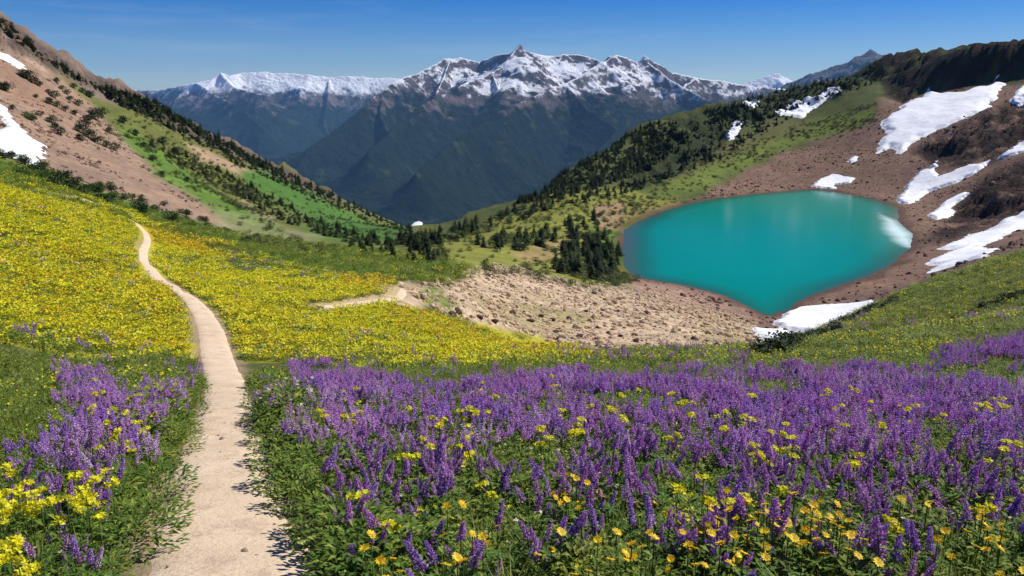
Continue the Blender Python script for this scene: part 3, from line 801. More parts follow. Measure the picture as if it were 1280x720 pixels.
# ------------------------------------------------------------------ mesh pieces
class MB:
    def __init__(self): self.v = []; self.f = []; self.mi = []
    def face(self, pts, mi=0):
        k = len(self.v); self.v += [tuple(p) for p in pts]; self.f.append(tuple(range(k, k + len(pts)))); self.mi.append(mi)
    def leaf(self, p, d, up, ln, w, mi=0, droop=.25):
        """a folded pointed leaf from p along d"""
        p = np.asarray(p, float); d = np.asarray(d, float); d = d / np.linalg.norm(d); up = np.asarray(up, float)
        s = np.cross(d, up); s /= np.linalg.norm(s) + 1e-9; u = np.cross(s, d)
        m = p + d * ln * .5 + u * ln * .06
        e = p + d * ln - np.array([0, 0, 1]) * ln * droop
        k = len(self.v)
        self.v += [tuple(p), tuple(m + s * w * .5 - u * w * .0), tuple(e), tuple(m - s * w * .5), tuple(m - u * w * .18)]
        self.f += [(k, k + 1, k + 2, k + 4), (k, k + 4, k + 2, k + 3)]; self.mi += [mi, mi]
    def blade(self, p, d, ln, w, bend, mi=0):
        p = np.asarray(p, float); d = np.asarray(d, float); hd = np.array([d[0], d[1], 0]); hd /= np.linalg.norm(hd) + 1e-9
        s = np.array([-hd[1], hd[0], 0]) * w * .5
        a = p; b = p + d * ln * .55; c = p + d * ln + hd * bend * ln - np.array([0, 0, bend * ln * .35])
        k = len(self.v)
        self.v += [tuple(a - s), tuple(a + s), tuple(b + s * .8), tuple(b - s * .8), tuple(c)]
        self.f += [(k, k + 1, k + 2, k + 3), (k + 3, k + 2, k + 4)]; self.mi += [mi, mi]
    def tube(self, a, b, r0, r1, mi=0, n=5):
        a = np.asarray(a, float); b = np.asarray(b, float); d = b - a; d /= np.linalg.norm(d) + 1e-9
        s = np.cross(d, [0.31, .95, 0.05]); s /= np.linalg.norm(s); t = np.cross(d, s); k = len(self.v)
        for i in range(n):
            an = 2 * math.pi * i / n; self.v.append(tuple(a + (s * math.cos(an) + t * math.sin(an)) * r0))
        for i in range(n):
            an = 2 * math.pi * i / n; self.v.append(tuple(b + (s * math.cos(an) + t * math.sin(an)) * r1))
        for i in range(n):
            self.f.append((k + i, k + (i + 1) % n, k + n + (i + 1) % n, k + n + i)); self.mi.append(mi)
    def octa(self, c, d, ln, w, mi=0):
        """small closed bud"""
        c = np.asarray(c, float); d = np.asarray(d, float); d = d / np.linalg.norm(d)
        s = np.cross(d, [.13, .2, .97]); s /= np.linalg.norm(s) + 1e-9; t = np.cross(d, s); k = len(self.v)
        m = c + d * ln * .55
        self.v += [tuple(c)] + [tuple(m + (s * math.cos(q) + t * math.sin(q)) * w * .5) for q in (0, math.pi / 2, math.pi, 3 * math.pi / 2)] + [tuple(c + d * ln)]
        for i in range(4):
            j = (i + 1) % 4
            self.f += [(k, k + 1 + j, k + 1 + i), (k + 5, k + 1 + i, k + 1 + j)]; self.mi += [mi, mi]
    def mesh(self, name, mats, smooth=False):
        me = bpy.data.meshes.new(name); me.from_pydata(self.v, [], self.f); me.update()
        for m in mats: me.materials.append(m)
        me.polygons.foreach_set('material_index', np.array(self.mi, np.int32))
        if smooth: me.polygons.foreach_set('use_smooth', np.ones(len(self.f), bool))
        return me

def rdir(zlo=-1, zhi=1):
    a = random.uniform(0, 2 * math.pi); z = random.uniform(zlo, zhi); r = math.sqrt(max(0, 1 - z * z))
    return np.array([r * math.cos(a), r * math.sin(a), z])

def add_spike(mb, base, top, whorls, per, bud, w0, mi, narrow=.55):
    base = np.asarray(base, float); top = np.asarray(top, float); ax = top - base; L = np.linalg.norm(ax)
    for k in range(whorls):
        t = k / (whorls - 1); r = w0 * (1 - narrow * t ** 1.6); ph = random.uniform(0, 6.28)
        for j in range(per):
            a = ph + 2 * math.pi * j / per + random.uniform(-.25, .25)
            d = np.array([math.cos(a), math.sin(a), .45 + .7 * t + random.uniform(-.15, .15)])
            c = base + ax * t + np.array([math.cos(a), math.sin(a), 0]) * r * .22
            mb.octa(c, d, r * random.uniform(.8, 1.15), bud * (1 - .4 * t) * random.uniform(.85, 1.2), mi)

def add_palmate(mb, p, d, n=7, ln=.05, mi=0):
    d = np.asarray(d, float)
    s = np.cross(d, [0, 0, 1.]); s /= np.linalg.norm(s) + 1e-9
    nrm = np.array([0, 0, 1.]) * .8 + d * .5
    t = np.cross(nrm, s); t /= np.linalg.norm(t)
    for i in range(n):
        a = 2 * math.pi * i / n
        dd = s * math.sin(a) + (-t) * math.cos(a) + np.array([0, 0, .25])
        mb.leaf(p, dd, (0, 0, 1), ln * random.uniform(.85, 1.15), ln * .34, mi, .15)

def lupine_spike_mesh(seed, hi=True, mat=M_purple):
    random.seed(seed); mb = MB(); h = random.uniform(.32, .54); L = random.uniform(.10, .20)
    lean = np.array([random.uniform(-.09, .09), random.uniform(-.09, .09), 0])
    top = np.array([0, 0, h]) + lean * 1.6; bs = np.array([0, 0, h - L]) + lean * .8
    mb.tube((0, 0, 0), bs, .005, .004, 1); mb.tube(bs, top, .004, .0015, 1)
    add_spike(mb, bs, top, 11, 6, .0150, .029, 0)
    return mb.mesh('flower_spike', [mat, M_stem])
def lupine_foliage_mesh(seed):
    random.seed(seed); mb = MB()
    for k in range(13):
        a = k * 2.4 + random.uniform(-.3, .3); r = random.uniform(.04, .17); z = random.uniform(.10, .28)
        p = np.array([r * math.cos(a), r * math.sin(a), z])
        mb.tube((0, 0, .0), p, .003, .002, 1, 3)
        add_palmate(mb, p, np.array([math.cos(a), math.sin(a), .5]), 7, random.uniform(.05, .075), 0)
    return mb.mesh('foliage', [M_lupleaf, M_stem])
def lupine_far_mesh(seed, nsp, mat):
    random.seed(seed); mb = MB()
    for k in range(nsp):
        x, y = random.gauss(0, .09), random.gauss(0, .09); h = random.uniform(.30, .46); L = random.uniform(.10, .17)
        b_ = np.array([x, y, h - L]); t_ = np.array([x + random.uniform(-.06, .06), y + random.uniform(-.06, .06), h])
        mb.tube((x * .5, y * .5, 0), b_, .004, .004, 1, 3)
        add_spike(mb, b_, t_, 7, 5, .0175, .030, 0)
    for k in range(8):
        a = random.uniform(0, 6.28); r = random.uniform(.05, .18)
        add_palmate(mb, (r * math.cos(a), r * math.sin(a), random.uniform(.08, .26)), (math.cos(a), math.sin(a), .5), 6, .07, 2)
    return mb.mesh('lupine', [mat, M_stem, M_lupleaf])
def herb_mesh(seed, r=.2, h=.26, nl=80, ln=.06, mat=None, flowers=None, nf=0, fr=.012):
    random.seed(seed); mb = MB()
    for k in range(nl):
        a = random.uniform(0, 6.28); q = math.sqrt(random.random()); z = random.uniform(.12, 1) * h * (1 - .45 * q * q)
        p = np.array([r * q * math.cos(a), r * q * math.sin(a), z]); d = np.array([math.cos(a) * (.35 + q), math.sin(a) * (.35 + q), random.uniform(-.1, .9)])
        mb.leaf(p, d, (0, 0, 1), ln * random.uniform(.7, 1.3), ln * .45, 0, .2)
    for k in range(nf):
        a = random.uniform(0, 6.28); q = math.sqrt(random.random()); p = np.array([r * q * math.cos(a), r * q * math.sin(a), h * (1.08 - .4 * q * q) + random.uniform(-.02, .05)])
        add_head(mb, p, rdir(.4, 1), fr * random.uniform(.8, 1.2), 5, 1, 1)
    return mb.mesh('herb', [mat or M_herb] + ([flowers] if flowers else []))
def add_head(mb, c, nrm, r, petals, mi, di, disc=False):
    nrm = np.asarray(nrm, float); nrm /= np.linalg.norm(nrm)
    s = np.cross(nrm, [.2, .1, .97]) if abs(nrm[2]) < .9 else np.cross(nrm, [1., .1, 0]); s /= np.linalg.norm(s); t = np.cross(nrm, s)
    ph = random.uniform(0, 6.28)
    for i in range(petals):
        a = ph + 2 * math.pi * i / petals; d = s * math.cos(a) + t * math.sin(a) + nrm * random.uniform(.05, .35)
        p = np.asarray(c) + (s * math.cos(a) + t * math.sin(a)) * r * .12
        sd_ = np.cross(d, nrm); w = r * (2.6 / petals + .12)
        m1 = p + d * r * .6; e = p + d * r * .95
        mb.face([p - sd_ * w * .2, m1 - sd_ * w * .55, e - sd_ * w * .3, e + sd_ * w * .3, m1 + sd_ * w * .55, p + sd_ * w * .2], mi)
    if disc:
        k = len(mb.v); c = np.asarray(c)
        for ring, (rr, zz) in enumerate(((.34, .05), (.26, .16), (.1, .22))):
            for i in range(8):
                a = 2 * math.pi * i / 8; mb.v.append(tuple(c + (s * math.cos(a) + t * math.sin(a)) * rr * r + nrm * zz * r))
        for q in range(2):
            for i in range(8):
                mb.f.append((k + q * 8 + i, k + q * 8 + (i + 1) % 8, k + q * 8 + 8 + (i + 1) % 8, k + q * 8 + 8 + i)); mb.mi.append(di)
        mb.f.append(tuple(k + 16 + i for i in range(8))); mb.mi.append(di)
def yellow_tuft_mesh(seed, mat, nl=26, nf=16, r=.2, h=.24, fr=.03):
    random.seed(seed); mb = MB()
    for k in range(nl):
        a = random.uniform(0, 6.28); q = math.sqrt(random.random()); z = random.uniform(.05, .8) * h
        mb.leaf((r * q * math.cos(a), r * q * math.sin(a), z), (math.cos(a), math.sin(a), random.uniform(.2, 1.2)), (0, 0, 1), .11, .045, 1, .2)
    for k in range(nf):
        a = random.uniform(0, 6.28); q = math.sqrt(random.random()); c = np.array([r * q * math.cos(a), r * q * math.sin(a), h * random.uniform(.75, 1.15)])
        add_head(mb, c, rdir(.45, 1), fr * random.uniform(.8, 1.2), 5, 0, 0)
    return mb.mesh('yellow_tuft', [mat, M_sunherb])
def grass_mesh(seed, n_=22, h=.3, w=.008, r=.1, mat=None):
    random.seed(seed); mb = MB()
    for k in range(n_):
        a = random.uniform(0, 6.28); q = r * math.sqrt(random.random()); d = np.array([math.cos(a) * random.uniform(.05, .4), math.sin(a) * random.uniform(.05, .4), 1.])
        mb.blade((q * math.cos(a), q * math.sin(a), 0), d, h * random.uniform(.6, 1.1), w, random.uniform(.05, .5))
    return mb.mesh('grass', [mat or M_grass])
def fir_meshes(seed, mat=M_fir, h=4.5, wid=1.35, layers=15):
    random.seed(seed); tr = MB()
    tr.tube((0, 0, -.3), (0, 0, h * .5), .11, .06, 0, 7); tr.tube((0, 0, h * .5), (0, 0, h * .98), .06, .012, 0, 7)
    cr = MB()
    for L in range(layers):
        t = L / (layers - 1); z = h * (.06 + .92 * t); R = wid * (1 - t) ** .85 * random.uniform(.75, 1.15) + .06; nb = max(4, int(9 - 4 * t)); ph = random.uniform(0, 6.28)
        for j in range(nb):
            if random.random() < .1: continue
            a = ph + 6.283 * j / nb + random.uniform(-.25, .25); rr = R * random.uniform(.7, 1.2); d = np.array([math.cos(a), math.sin(a), 0])
            for q in range(3):
                b0 = np.array([0, 0, z]) + d * rr * (.12 + .28 * q); sl = .1 - .42 * (q / 2) 
                for sgn in (-1, 0, 1):
                    dd = np.array([math.cos(a + sgn * .7), math.sin(a + sgn * .7), sl + random.uniform(-.12, .2)])
                    cr.leaf(b0 + np.array([0, 0, -rr * .06 * q]), dd, (0, 0, 1), rr * random.uniform(.42, .60), rr * .34 + .05, 0, .12)
    for q in range(4):
        cr.leaf((0, 0, h * .93), rdir(.8, 1), (1, 0, 0), h * .08, .05, 0, 0)
    return tr.mesh('trunk', [M_bark], True), cr.mesh('crown', [mat])
def shrub_meshes(seed, mat=M_shrub, w=1.3, h=1.3, nl=420):
    random.seed(seed); tr = MB(); cr = MB(); lobes = []
    for k in range(6):
        a = random.uniform(0, 6.28); q = random.uniform(0, .55) * w; z = random.uniform(.35, .7) * h
        lobes.append((np.array([q * math.cos(a), q * math.sin(a), z]), random.uniform(.28, .5) * w)); tr.tube((0, 0, -.2), lobes[-1][0], .05, .02, 0, 5)
    for k in range(nl):
        c, R = random.choice(lobes); d = rdir(-.6, 1); q = random.uniform(.55, 1.08); p = c + d * R * q * np.array([1, 1, .75])
        if p[2] < .02: p[2] = .05
        cr.leaf(p, d + rdir() * .7, (0, 0, 1), random.uniform(.14, .26) * w, .11 * w, 0, .1)
    return tr.mesh('trunk', [M_bark], True), cr.mesh('crown', [mat])
def rock_mesh(seed, mat):
    r = np.random.default_rng(seed)
    import bmesh
    bm = bmesh.new(); bmesh.ops.create_icosphere(bm, subdivisions=2, radius=.5)
    pl = [(v / np.linalg.norm(v), r.uniform(.28, .44)) for v in r.normal(size=(9, 3))]
    sx = r.uniform(.8, 1.3); sy = r.uniform(.7, 1.1); sz = r.uniform(.55, .85)
    for v in bm.verts:
        p = np.array(v.co)
        for nn, d in pl:
            e = p @ nn - d
            if e > 0: p = p - nn * e * .92
        p = p * np.array([sx, sy, sz]) + r.normal(size=3) * .012
        v.co = p
    me = bpy.data.meshes.new('boulder'); bm.to_mesh(me); bm.free(); me.materials.append(mat)
    return me

# ------------------------------------------------------------------ scattering
def scatter(name, meshes, pts, rot, scl, idx, label, cat):
    """ONE object for growth or stones nobody could count: a geometry-nodes scatter of small meshes over given ground points"""
    pts = np.asarray(pts, np.float32); nP = len(pts)
    me = bpy.data.meshes.new(name); me.vertices.add(nP); me.vertices.foreach_set('co', pts.ravel())
    a = me.attributes.new('rot', 'FLOAT_VECTOR', 'POINT'); a.data.foreach_set('vector', np.asarray(rot, np.float32).ravel())
    a = me.attributes.new('scl', 'FLOAT_VECTOR', 'POINT'); s = np.asarray(scl, np.float32); s = np.repeat(s[:, None], 3, 1) if s.ndim == 1 else s
    a.data.foreach_set('vector', s.ravel())
    a = me.attributes.new('idx', 'INT', 'POINT'); a.data.foreach_set('value', np.asarray(idx, np.int32))
    o = bpy.data.objects.new(name, me); C.objects.link(o)
    g = bpy.data.node_groups.new(name + '_scatter', 'GeometryNodeTree')
    g.interface.new_socket('Geometry', in_out='INPUT', socket_type='NodeSocketGeometry'); g.interface.new_socket('Geometry', in_out='OUTPUT', socket_type='NodeSocketGeometry')
    gi = g.nodes.new('NodeGroupInput'); go = g.nodes.new('NodeGroupOutput')
    g2i = g.nodes.new('GeometryNodeGeometryToInstance')
    for m in reversed(meshes):
        so_ = bpy.data.objects.new(m.name, m)
        oi = g.nodes.new('GeometryNodeObjectInfo'); oi.inputs['Object'].default_value = so_; oi.transform_space = 'ORIGINAL'; oi.inputs['As Instance'].default_value = False
        g.links.new(oi.outputs['Geometry'], g2i.inputs[0])
    iop = g.nodes.new('GeometryNodeInstanceOnPoints'); iop.inputs['Pick Instance'].default_value = True
    g.links.new(gi.outputs[0], iop.inputs['Points']); g.links.new(g2i.outputs[0], iop.inputs['Instance'])
    for nm, ty, sk in (('rot', 'FLOAT_VECTOR', 'Rotation'), ('scl', 'FLOAT_VECTOR', 'Scale'), ('idx', 'INT', 'Instance Index')):
        na = g.nodes.new('GeometryNodeInputNamedAttribute'); na.data_type = ty; na.inputs['Name'].default_value = nm
        out = [s_ for s_ in na.outputs if s_.enabled and s_.name == 'Attribute'][0]
        g.links.new(out, iop.inputs[sk])
    g.links.new(iop.outputs[0], go.inputs[0])
    md = o.modifiers.new('scatter', 'NODES'); md.node_group = g
    prop(o, label, cat, None, 'stuff'); return o

def cand(y0, y1, dens, a0=-.72, a1=.72):
    """random ground points with DENS per square metre between forward distances y0 and y1, inside a fan of directions"""
    area = (a1 - a0) * ((y1 + 1.5) ** 2 - (y0 + 1.5) ** 2) / 2
    m = int(area * dens)
    y = np.sqrt(RNG.random(m) * ((y1 + 1.5) ** 2 - (y0 + 1.5) ** 2) + (y0 + 1.5) ** 2) - 1.5
    x = (a0 + RNG.random(m) * (a1 - a0)) * (y + 1.5)
    return x, y
def seen(x, y):
    r = np.clip(((np.log(y + 6) - math.log(2.2)) / (math.log(1006.) - math.log(2.2)) * (NR - 1)).round().astype(int), 0, NR - 1)
    c = np.clip(((x / (y + 6) + 1.02) / 2.04 * (NCOL - 1)).round().astype(int), 0, NCOL - 1)
    return gVIS[r, c]
def inpoly(px, py, poly, soft=4.):
    return sstep(-soft, soft, poly_sd(np.clip(px, -8, 1286), py, poly))
def rots(m, tilt=.12):
    return np.stack([RNG.normal(0, tilt, m), RNG.normal(0, tilt, m), RNG.random(m) * 6.283], 1)
def keep(w):
    return RNG.random(len(w)) < w
# ------------------------------------------------------------------ flower density, in world coordinates of the meadow
def top(x, y, z, h):
    return project(x, y, z + h)
P_PURPLE_R = [(322,470),(380,456),(500,464),(640,459),(850,457),(1000,450),(1130,455),(1200,428),(1300,405),(1300,650),(1180,690),(1050,660),(900,680),(760,640),(640,665),(540,680),(430,700),(385,650),(335,610),(340,540),(318,520)]
P_PURPLE_L = [(70,455),(110,450),(150,478),(200,468),(252,462),(262,500),(244,520),(228,585),(205,650),(120,670),(40,640),(-20,600),(-20,535),(30,530),(90,510)]
P_LEMON_L = [(-20,590),(50,585),(110,600),(130,660),(110,730),(-20,730)]
P_GOLD_R = [(380,660),(560,625),(760,600),(860,640),(1000,620),(1280,650),(1280,740),(380,740)]
def lup_w(x, y, z):
    px, py = top(x, y, z, .47)
    py_ = py; py = py + fbm(x, y, 1.3, 3, 307) * 16
    w = inpoly(px, py, P_PURPLE_R, 8) * 1.0 + inpoly(px, py, P_PURPLE_L, 8) * 1.0
    nn = fbm(x, y, 1.5, 3, 301); n2 = fbm(x, y, 4.5, 2, 305)
    w = w * sstep(-.55, .10, nn + .5 * n2 + .55 * (px < 300))
    low = (py > 600) & (px > 330)
    w = np.where(low, np.maximum(w, .45 * sstep(-.3, .25, nn)), w)
    w = np.where((px < 330) & (py > 600), np.maximum(w, .22 * sstep(-.15, .35, nn)), w)
    return np.clip(w, 0, 1) * np.where(px > 300, .95, .95)

all_lup = []
# lupines: nearest 300 are things of their own, the rest one field
x, y = cand(2.4, 34, 15.0, -1.2, 1.3)
z = H(x, y)
td = trail_dist(x, y)
w = lup_w(x, y, z) * (td > .16)
k = keep(w); x, y, z = x[k], y[k], z[k]
px, py = top(x, y, z, .36)
inview = (px > -30) & (px < 1310) & (py < 722) & (py > 380)
dist = np.where(inview, y + .15 * np.abs(x), 1e6)
order = np.argsort(dist)
near_id = order[:230]; far_id = order[230:]
SPK = [lupine_spike_mesh(400 + i, True, (M_violet, M_purple, M_purple, M_violet, M_purple, M_purple, M_mauve, M_purple)[i]) for i in range(8)]
FOL = [lupine_foliage_mesh(430 + i) for i in range(3)]
def empty(name, loc, rz=0., tilt=(0, 0), s=1.):
    o = bpy.data.objects.new(name, None); o.empty_display_size = .1; C.objects.link(o)
    o.location = loc; o.rotation_euler = (tilt[0], tilt[1], rz); o.scale = (s, s, s); return o
def child(name, me, parent, loc=(0, 0, 0), rz=0., s=1., tilt=(0, 0)):
    o = bpy.data.objects.new(name, me); C.objects.link(o); o.parent = parent
    o.location = loc; o.rotation_euler = (tilt[0], tilt[1], rz); o.scale = (s, s, s); return o
rs = random.Random(5)
def side(px, py):
    if px < 300: return ('left of the dirt path', 'close') if py > 600 else ('left of the dirt path', 'upslope')
    return ('', '')
def lup_label(px, py):
    if px < 300:
        return ('purple lupine among lemon yellow flowers across the dirt path from the lake', 'lupines on the uphill side of the path') if py > 585 else \
               ('purple lupine in the violet patch below the yellow slope, beside the dirt path', 'lupines under the yellow slope')
    if px < 480: return ('purple lupine above the leafy bushes that shade the dirt path', 'lupines above the path bushes')
    if py > 610: return ('purple lupine standing out of green leaves among golden daisies', 'lupines among the golden daisies')
    return ('purple lupine at the front of the dense violet field below the lake', 'lupines at the front of the dense field')
for i in near_id:
    o = empty('lupine', (x[i], y[i], z[i] - .01), rs.uniform(0, 6.28), s=rs.uniform(.85, 1.15))
    lab, grp = lup_label(px[i], py[i]); prop(o, lab, 'lupine', grp)
    child('foliage', rs.choice(FOL), o, rz=rs.uniform(0, 6.28))
    for q in range(rs.choice((3, 3, 4, 5))):
        a = rs.uniform(0, 6.28); r_ = rs.uniform(.02, .11)
        child('flower_spike', rs.choice(SPK), o, (r_ * math.cos(a), r_ * math.sin(a), 0), rs.uniform(0, 6.28), rs.uniform(.68, 1.12), (rs.uniform(-.2, .2), rs.uniform(-.2, .2)))
LF = [lupine_far_mesh(450 + i, 6 + i % 3, (M_violet, M_purple, M_purple, M_violet, M_purple, M_mauve, M_purple)[i]) for i in range(7)]
m = len(far_id)
scatter('lupine_field', LF, np.stack([x[far_id], y[far_id], z[far_id]], 1), rots(m), RNG.uniform(.75, 1.15, m) * np.interp(y[far_id], [5, 30], [1, 1.1]), RNG.integers(0, 7, m),
        'dense field of purple lupines covering the slope below the lake', 'lupine field')

# golden daisies and lemon flowers near the trail
def head_mesh(seed, mat, r=.026):
    random.seed(seed); mb = MB(); add_head(mb, (0, 0, 0), (random.uniform(-.4, .4), random.uniform(-1.0, -.2), 1), r, 11, 0, 1, True); add_head(mb, (0, 0, .004), (random.uniform(-.2, .2), -.5, 1), r * .85, 9, 0, 1)
    return mb.mesh('flower_head', [mat, M_disc])
def cluster_mesh(seed, mat):
    random.seed(seed); mb = MB()
    for k in range(13):
        a = random.uniform(0, 6.28); q = .045 * math.sqrt(random.random()); add_head(mb, (q * math.cos(a), q * math.sin(a), .018 - 8 * q * q + random.uniform(-.008, .01)), rdir(.45, 1), .019, 5, 0, 0)
    return mb.mesh('flower_head', [mat])
def stem_mesh(seed, h):
    random.seed(seed); mb = MB(); mb.tube((0, 0, 0), (0, 0, h), .004, .003, 0, 5)
    for k in range(9):
        a = k * 2.2; zz = h * random.uniform(.1, .8); mb.leaf((0, 0, zz), (math.cos(a), math.sin(a), .6), (0, 0, 1), random.uniform(.06, .10), .026, 1, .2)
    return mb.mesh('stem', [M_stem, M_herb])
HG = [head_mesh(500 + i, M_gold) for i in range(3)]; HL = [cluster_mesh(510 + i, M_lemon) for i in range(3)]
STM = [(h_, stem_mesh(520 + i, h_)) for i, h_ in enumerate((.36, .42, .48))]
def flower(kind, x_, y_, z_, lab, grp):
    o = empty('golden_daisy' if kind == 'gold' else 'yellow_flower', (x_, y_, z_ - .01), rs.uniform(0, 6.28)); prop(o, lab, 'daisy' if kind == 'gold' else 'flower', grp)
    for q in range(rs.choice((1, 2, 2, 3))):
        h_, sm = rs.choice(STM); sc_ = rs.uniform(.8, 1.08); lx_, ly_ = (0, 0) if q == 0 else (rs.uniform(-.1, .1), rs.uniform(-.1, .1))
        child('stem', sm, o, (lx_, ly_, 0), rs.uniform(0, 6.28), sc_)
        child('flower_head', rs.choice(HG if kind == 'gold' else HL), o, (lx_, ly_, h_ * sc_), rs.uniform(0, 6.28), rs.uniform(.85, 1.2) * (.95 if kind == 'gold' else 1.0))
def pick(poly, dens, cap, y1=9., extra=None):
    x, y = cand(2.2, y1, dens); z = H(x, y); px, py = top(x, y, z, .4)
    w = inpoly(px, py, poly, 10) * (trail_dist(x, y) > .2) * sstep(-.6, .05, fbm(x, y, .9, 2, 333))
    w = w * (px > -15) * (px < 1295) * (py < 722)
    k = np.where(keep(w))[0]
    k = RNG.permutation(k)[:cap]
    return x[k], y[k], z[k]
for a in zip(*pick(P_GOLD_R, 46, 190, 6.5)):
    flower('gold', *a, 'golden daisy rising from the green leaves below the purple lupine field', 'golden daisies in front of the lupines')
for a in zip(*pick(P_LEMON_L, 34, 70, 6.5)):
    flower('lemon', *a, 'lemon yellow flower cluster in the leafy patch left of the bare dirt path' if False else 'lemon yellow flower cluster in the leafy patch across the dirt path from the daisies', 'lemon flowers across the path')
for a in zip(*pick([(110,480),(250,480),(230,560),(200,700),(130,700),(100,560)], 3.5, 36, 14.)):
    flower('lemon', *a, 'lemon yellow flower cluster scattered among lupines on the uphill side of the path', 'lemon flowers among lupines uphill of the path')
for a in zip(*pick([(330,500),(640,480),(1270,500),(1270,640),(700,660),(420,690),(340,620)], 2.2, 80, 12.)):
    flower('lemon', *a, 'lemon yellow flower cluster scattered among the dense purple lupines', 'lemon flowers among the dense lupines')

# leafy ground cover and grass around them
HB = [herb_mesh(600 + i, .2, .24 + .03 * i, 90, .062, M_sunherb if i == 2 else M_herb) for i in range(3)] + [herb_mesh(610, .2, .27, 80, .06, None, M_lemon, 9, .014), herb_mesh(611, .2, .28, 80, .06, None, M_pale, 8, .013)]
x, y = cand(1.9, 30, 26.0, -1.2, 1.3); z = H(x, y); px, py = top(x, y, z, .2)
td = trail_dist(x, y)
w = (td > np.where(y < 6, .10, .04)) * np.maximum(inpoly(px, py, P_PUR, 6), (y < 5)) * np.interp(y, [8, 16, 30], [1, .75, .5])
k = keep(w); x, y, z, td, px, py = x[k], y[k], z[k], td[k], px[k], py[k]
m = len(x); idx = RNG.choice(5, m, p=[.22, .20, .42, .09, .07])
bush = 1 + .75 * np.exp(-((td - .35) / .28) ** 2) * sstep(.0, .35, fbm(x, y, 1.1, 2, 345) + .15) * (y > 3.0)
scatter('meadow_foliage', HB, np.stack([x, y, z - .01], 1), rots(m), RNG.uniform(.7, 1.2, m) * np.where(y < 4.2, .9, bush) * (.45 + .55 * sstep(.0, .3, td)) * (.9 + .25 * fbm(x, y, 1.6, 2, 341)), idx,
        'green leafy undergrowth between the lupines and along the dirt path', 'foliage')
BUSH = [herb_mesh(690 + i, .30, .40, 300, .07) for i in range(3)]
for (bx, by, bs_) in [(358,590,1.),(378,615,.9),(346,560,.9),(425,668,1.),(452,690,1.05),(408,650,.9),(470,706,1.),(452,722,1.),(334,535,.8),(325,510,.8),(320,488,.7),(500,716,1.)]:
    (p,), _ = hit(bx, by + 22, ymin=2.2)
    o = bpy.data.objects.new('leafy_bush', BUSH[rs.randrange(3)]); C.objects.link(o); o.location = p; o.rotation_euler = (0, 0, rs.uniform(0, 6)); o.scale = (bs_,) * 3
    prop(o, 'leafy green plant casting its shadow onto the bare dirt path', 'bush', 'leafy plants shading the path')
for (bx, by, bs_) in [(222,545,.9),(206,600,.9),(240,498,.85),(195,640,.85),(246,470,.8),(228,520,.8),(175,668,.9)]:
    (p,), _ = hit(bx, by + 22, ymin=2.2)
    o = bpy.data.objects.new('leafy_bush', BUSH[rs.randrange(3)]); C.objects.link(o); o.location = p; o.rotation_euler = (0, 0, rs.uniform(0, 6)); o.scale = (bs_,) * 3
    prop(o, 'leafy green plant on the sunlit uphill edge of the dirt path', 'bush', 'leafy plants on the uphill path edge')
GR = [grass_mesh(620 + i) for i in range(3)]
x, y = cand(1.9, 26, 18.0, -1.2, 1.3); z = H(x, y); px, py = top(x, y, z, .2); td = trail_dist(x, y)
w = (td > -.03 + .09 * RNG.random(len(x))) * np.maximum(inpoly(px, py, P_PUR, 6), (y < 5)) * (.35 + .65 * sstep(-.1, .3, fbm(x, y, 2.2, 2, 351)))
k = keep(w); x, y, z = x[k], y[k], z[k]; m = len(x)
scatter('meadow_grass', GR, np.stack([x, y, z - .01], 1), rots(m), RNG.uniform(.7, 1.25, m), RNG.integers(0, 3, m), 'thin green grass blades growing among the wildflowers', 'grass')

# yellow slope
YT = [yellow_tuft_mesh(640 + i, M_lemon) for i in range(3)] + [yellow_tuft_mesh(650 + i, M_gold) for i in range(2)] + [herb_mesh(655 + i, .2, .2, 40, .09, M_sunherb) for i in range(2)] + [herb_mesh(660, .2, .22, 40, .09, None, M_pale, 10, .025), lupine_far_mesh(661, 4, M_violet)]
X, Y, Z, I, S = [], [], [], [], []
P_ORANGE = [(185,282),(240,290),(300,312),(250,318),(190,302)]
P_ORANGE2 = [(418,342),(490,345),(500,358),(430,356)]
P_GREENB = [(260,310),(330,324),(440,330),(560,326),(560,347),(470,344),(380,347),(300,337)]
P_BARE = [(480,352),(545,348),(520,366),(515,382),(478,378),(400,388),(380,384),(470,368)]
for y0, y1, dens, size in ((13, 30, 19, 1.0), (30, 50, 13, 1.25), (50, 85, 6.0, 1.7), (85, 145, 2.0, 2.5)):
    x, y = cand(y0, y1, dens, -.95, .30); z = H(x, y); px, py = project(x, y, z + .15 * size)
    wy_ = inpoly(px, py + fbm(x, y, 2.2 * size, 3, 367) * 14, P_YEL, 6) * (trail_dist(x, y) > .1 + .006 * y) * (1 - .85 * inpoly(px, py, P_BARE, 5))
    k = keep(wy_); x, y, z, px, py = x[k], y[k], z[k], px[k], py[k]; m = len(x)
    fld = fbm(x, y, 5 * size, 3, 361); fl2 = fbm(x, y, 14 * size, 2, 365)
    gp = np.clip(.10 + .45 * sstep(.0, .4, fld) + .7 * inpoly(px, py, P_GREENB, 8), 0, .95)
    op = np.clip(.07 + .22 * sstep(.15, .5, fl2) + .8 * inpoly(px, py, P_ORANGE, 8) + .9 * inpoly(px, py, P_ORANGE2, 5) + .5 * inpoly(px, py, [(480,385),(540,385),(700,435),(640,440),(480,405)], 10), 0, .95)
    u = RNG.random(m); u2 = RNG.random(m)
    idx = np.where(u < gp, np.where(u2 < .88, RNG.integers(5, 7, m), np.where(u2 < .985, 7, 8)), np.where(u2 < op, RNG.integers(3, 5, m), RNG.integers(0, 3, m)))
    X.append(x); Y.append(y); Z.append(z - .02 * size); I.append(idx); S.append(RNG.uniform(.75, 1.25, m) * size)
x = np.concatenate(X); y = np.concatenate(Y); z = np.concatenate(Z); I = np.concatenate(I); S = np.concatenate(S); m = len(x)
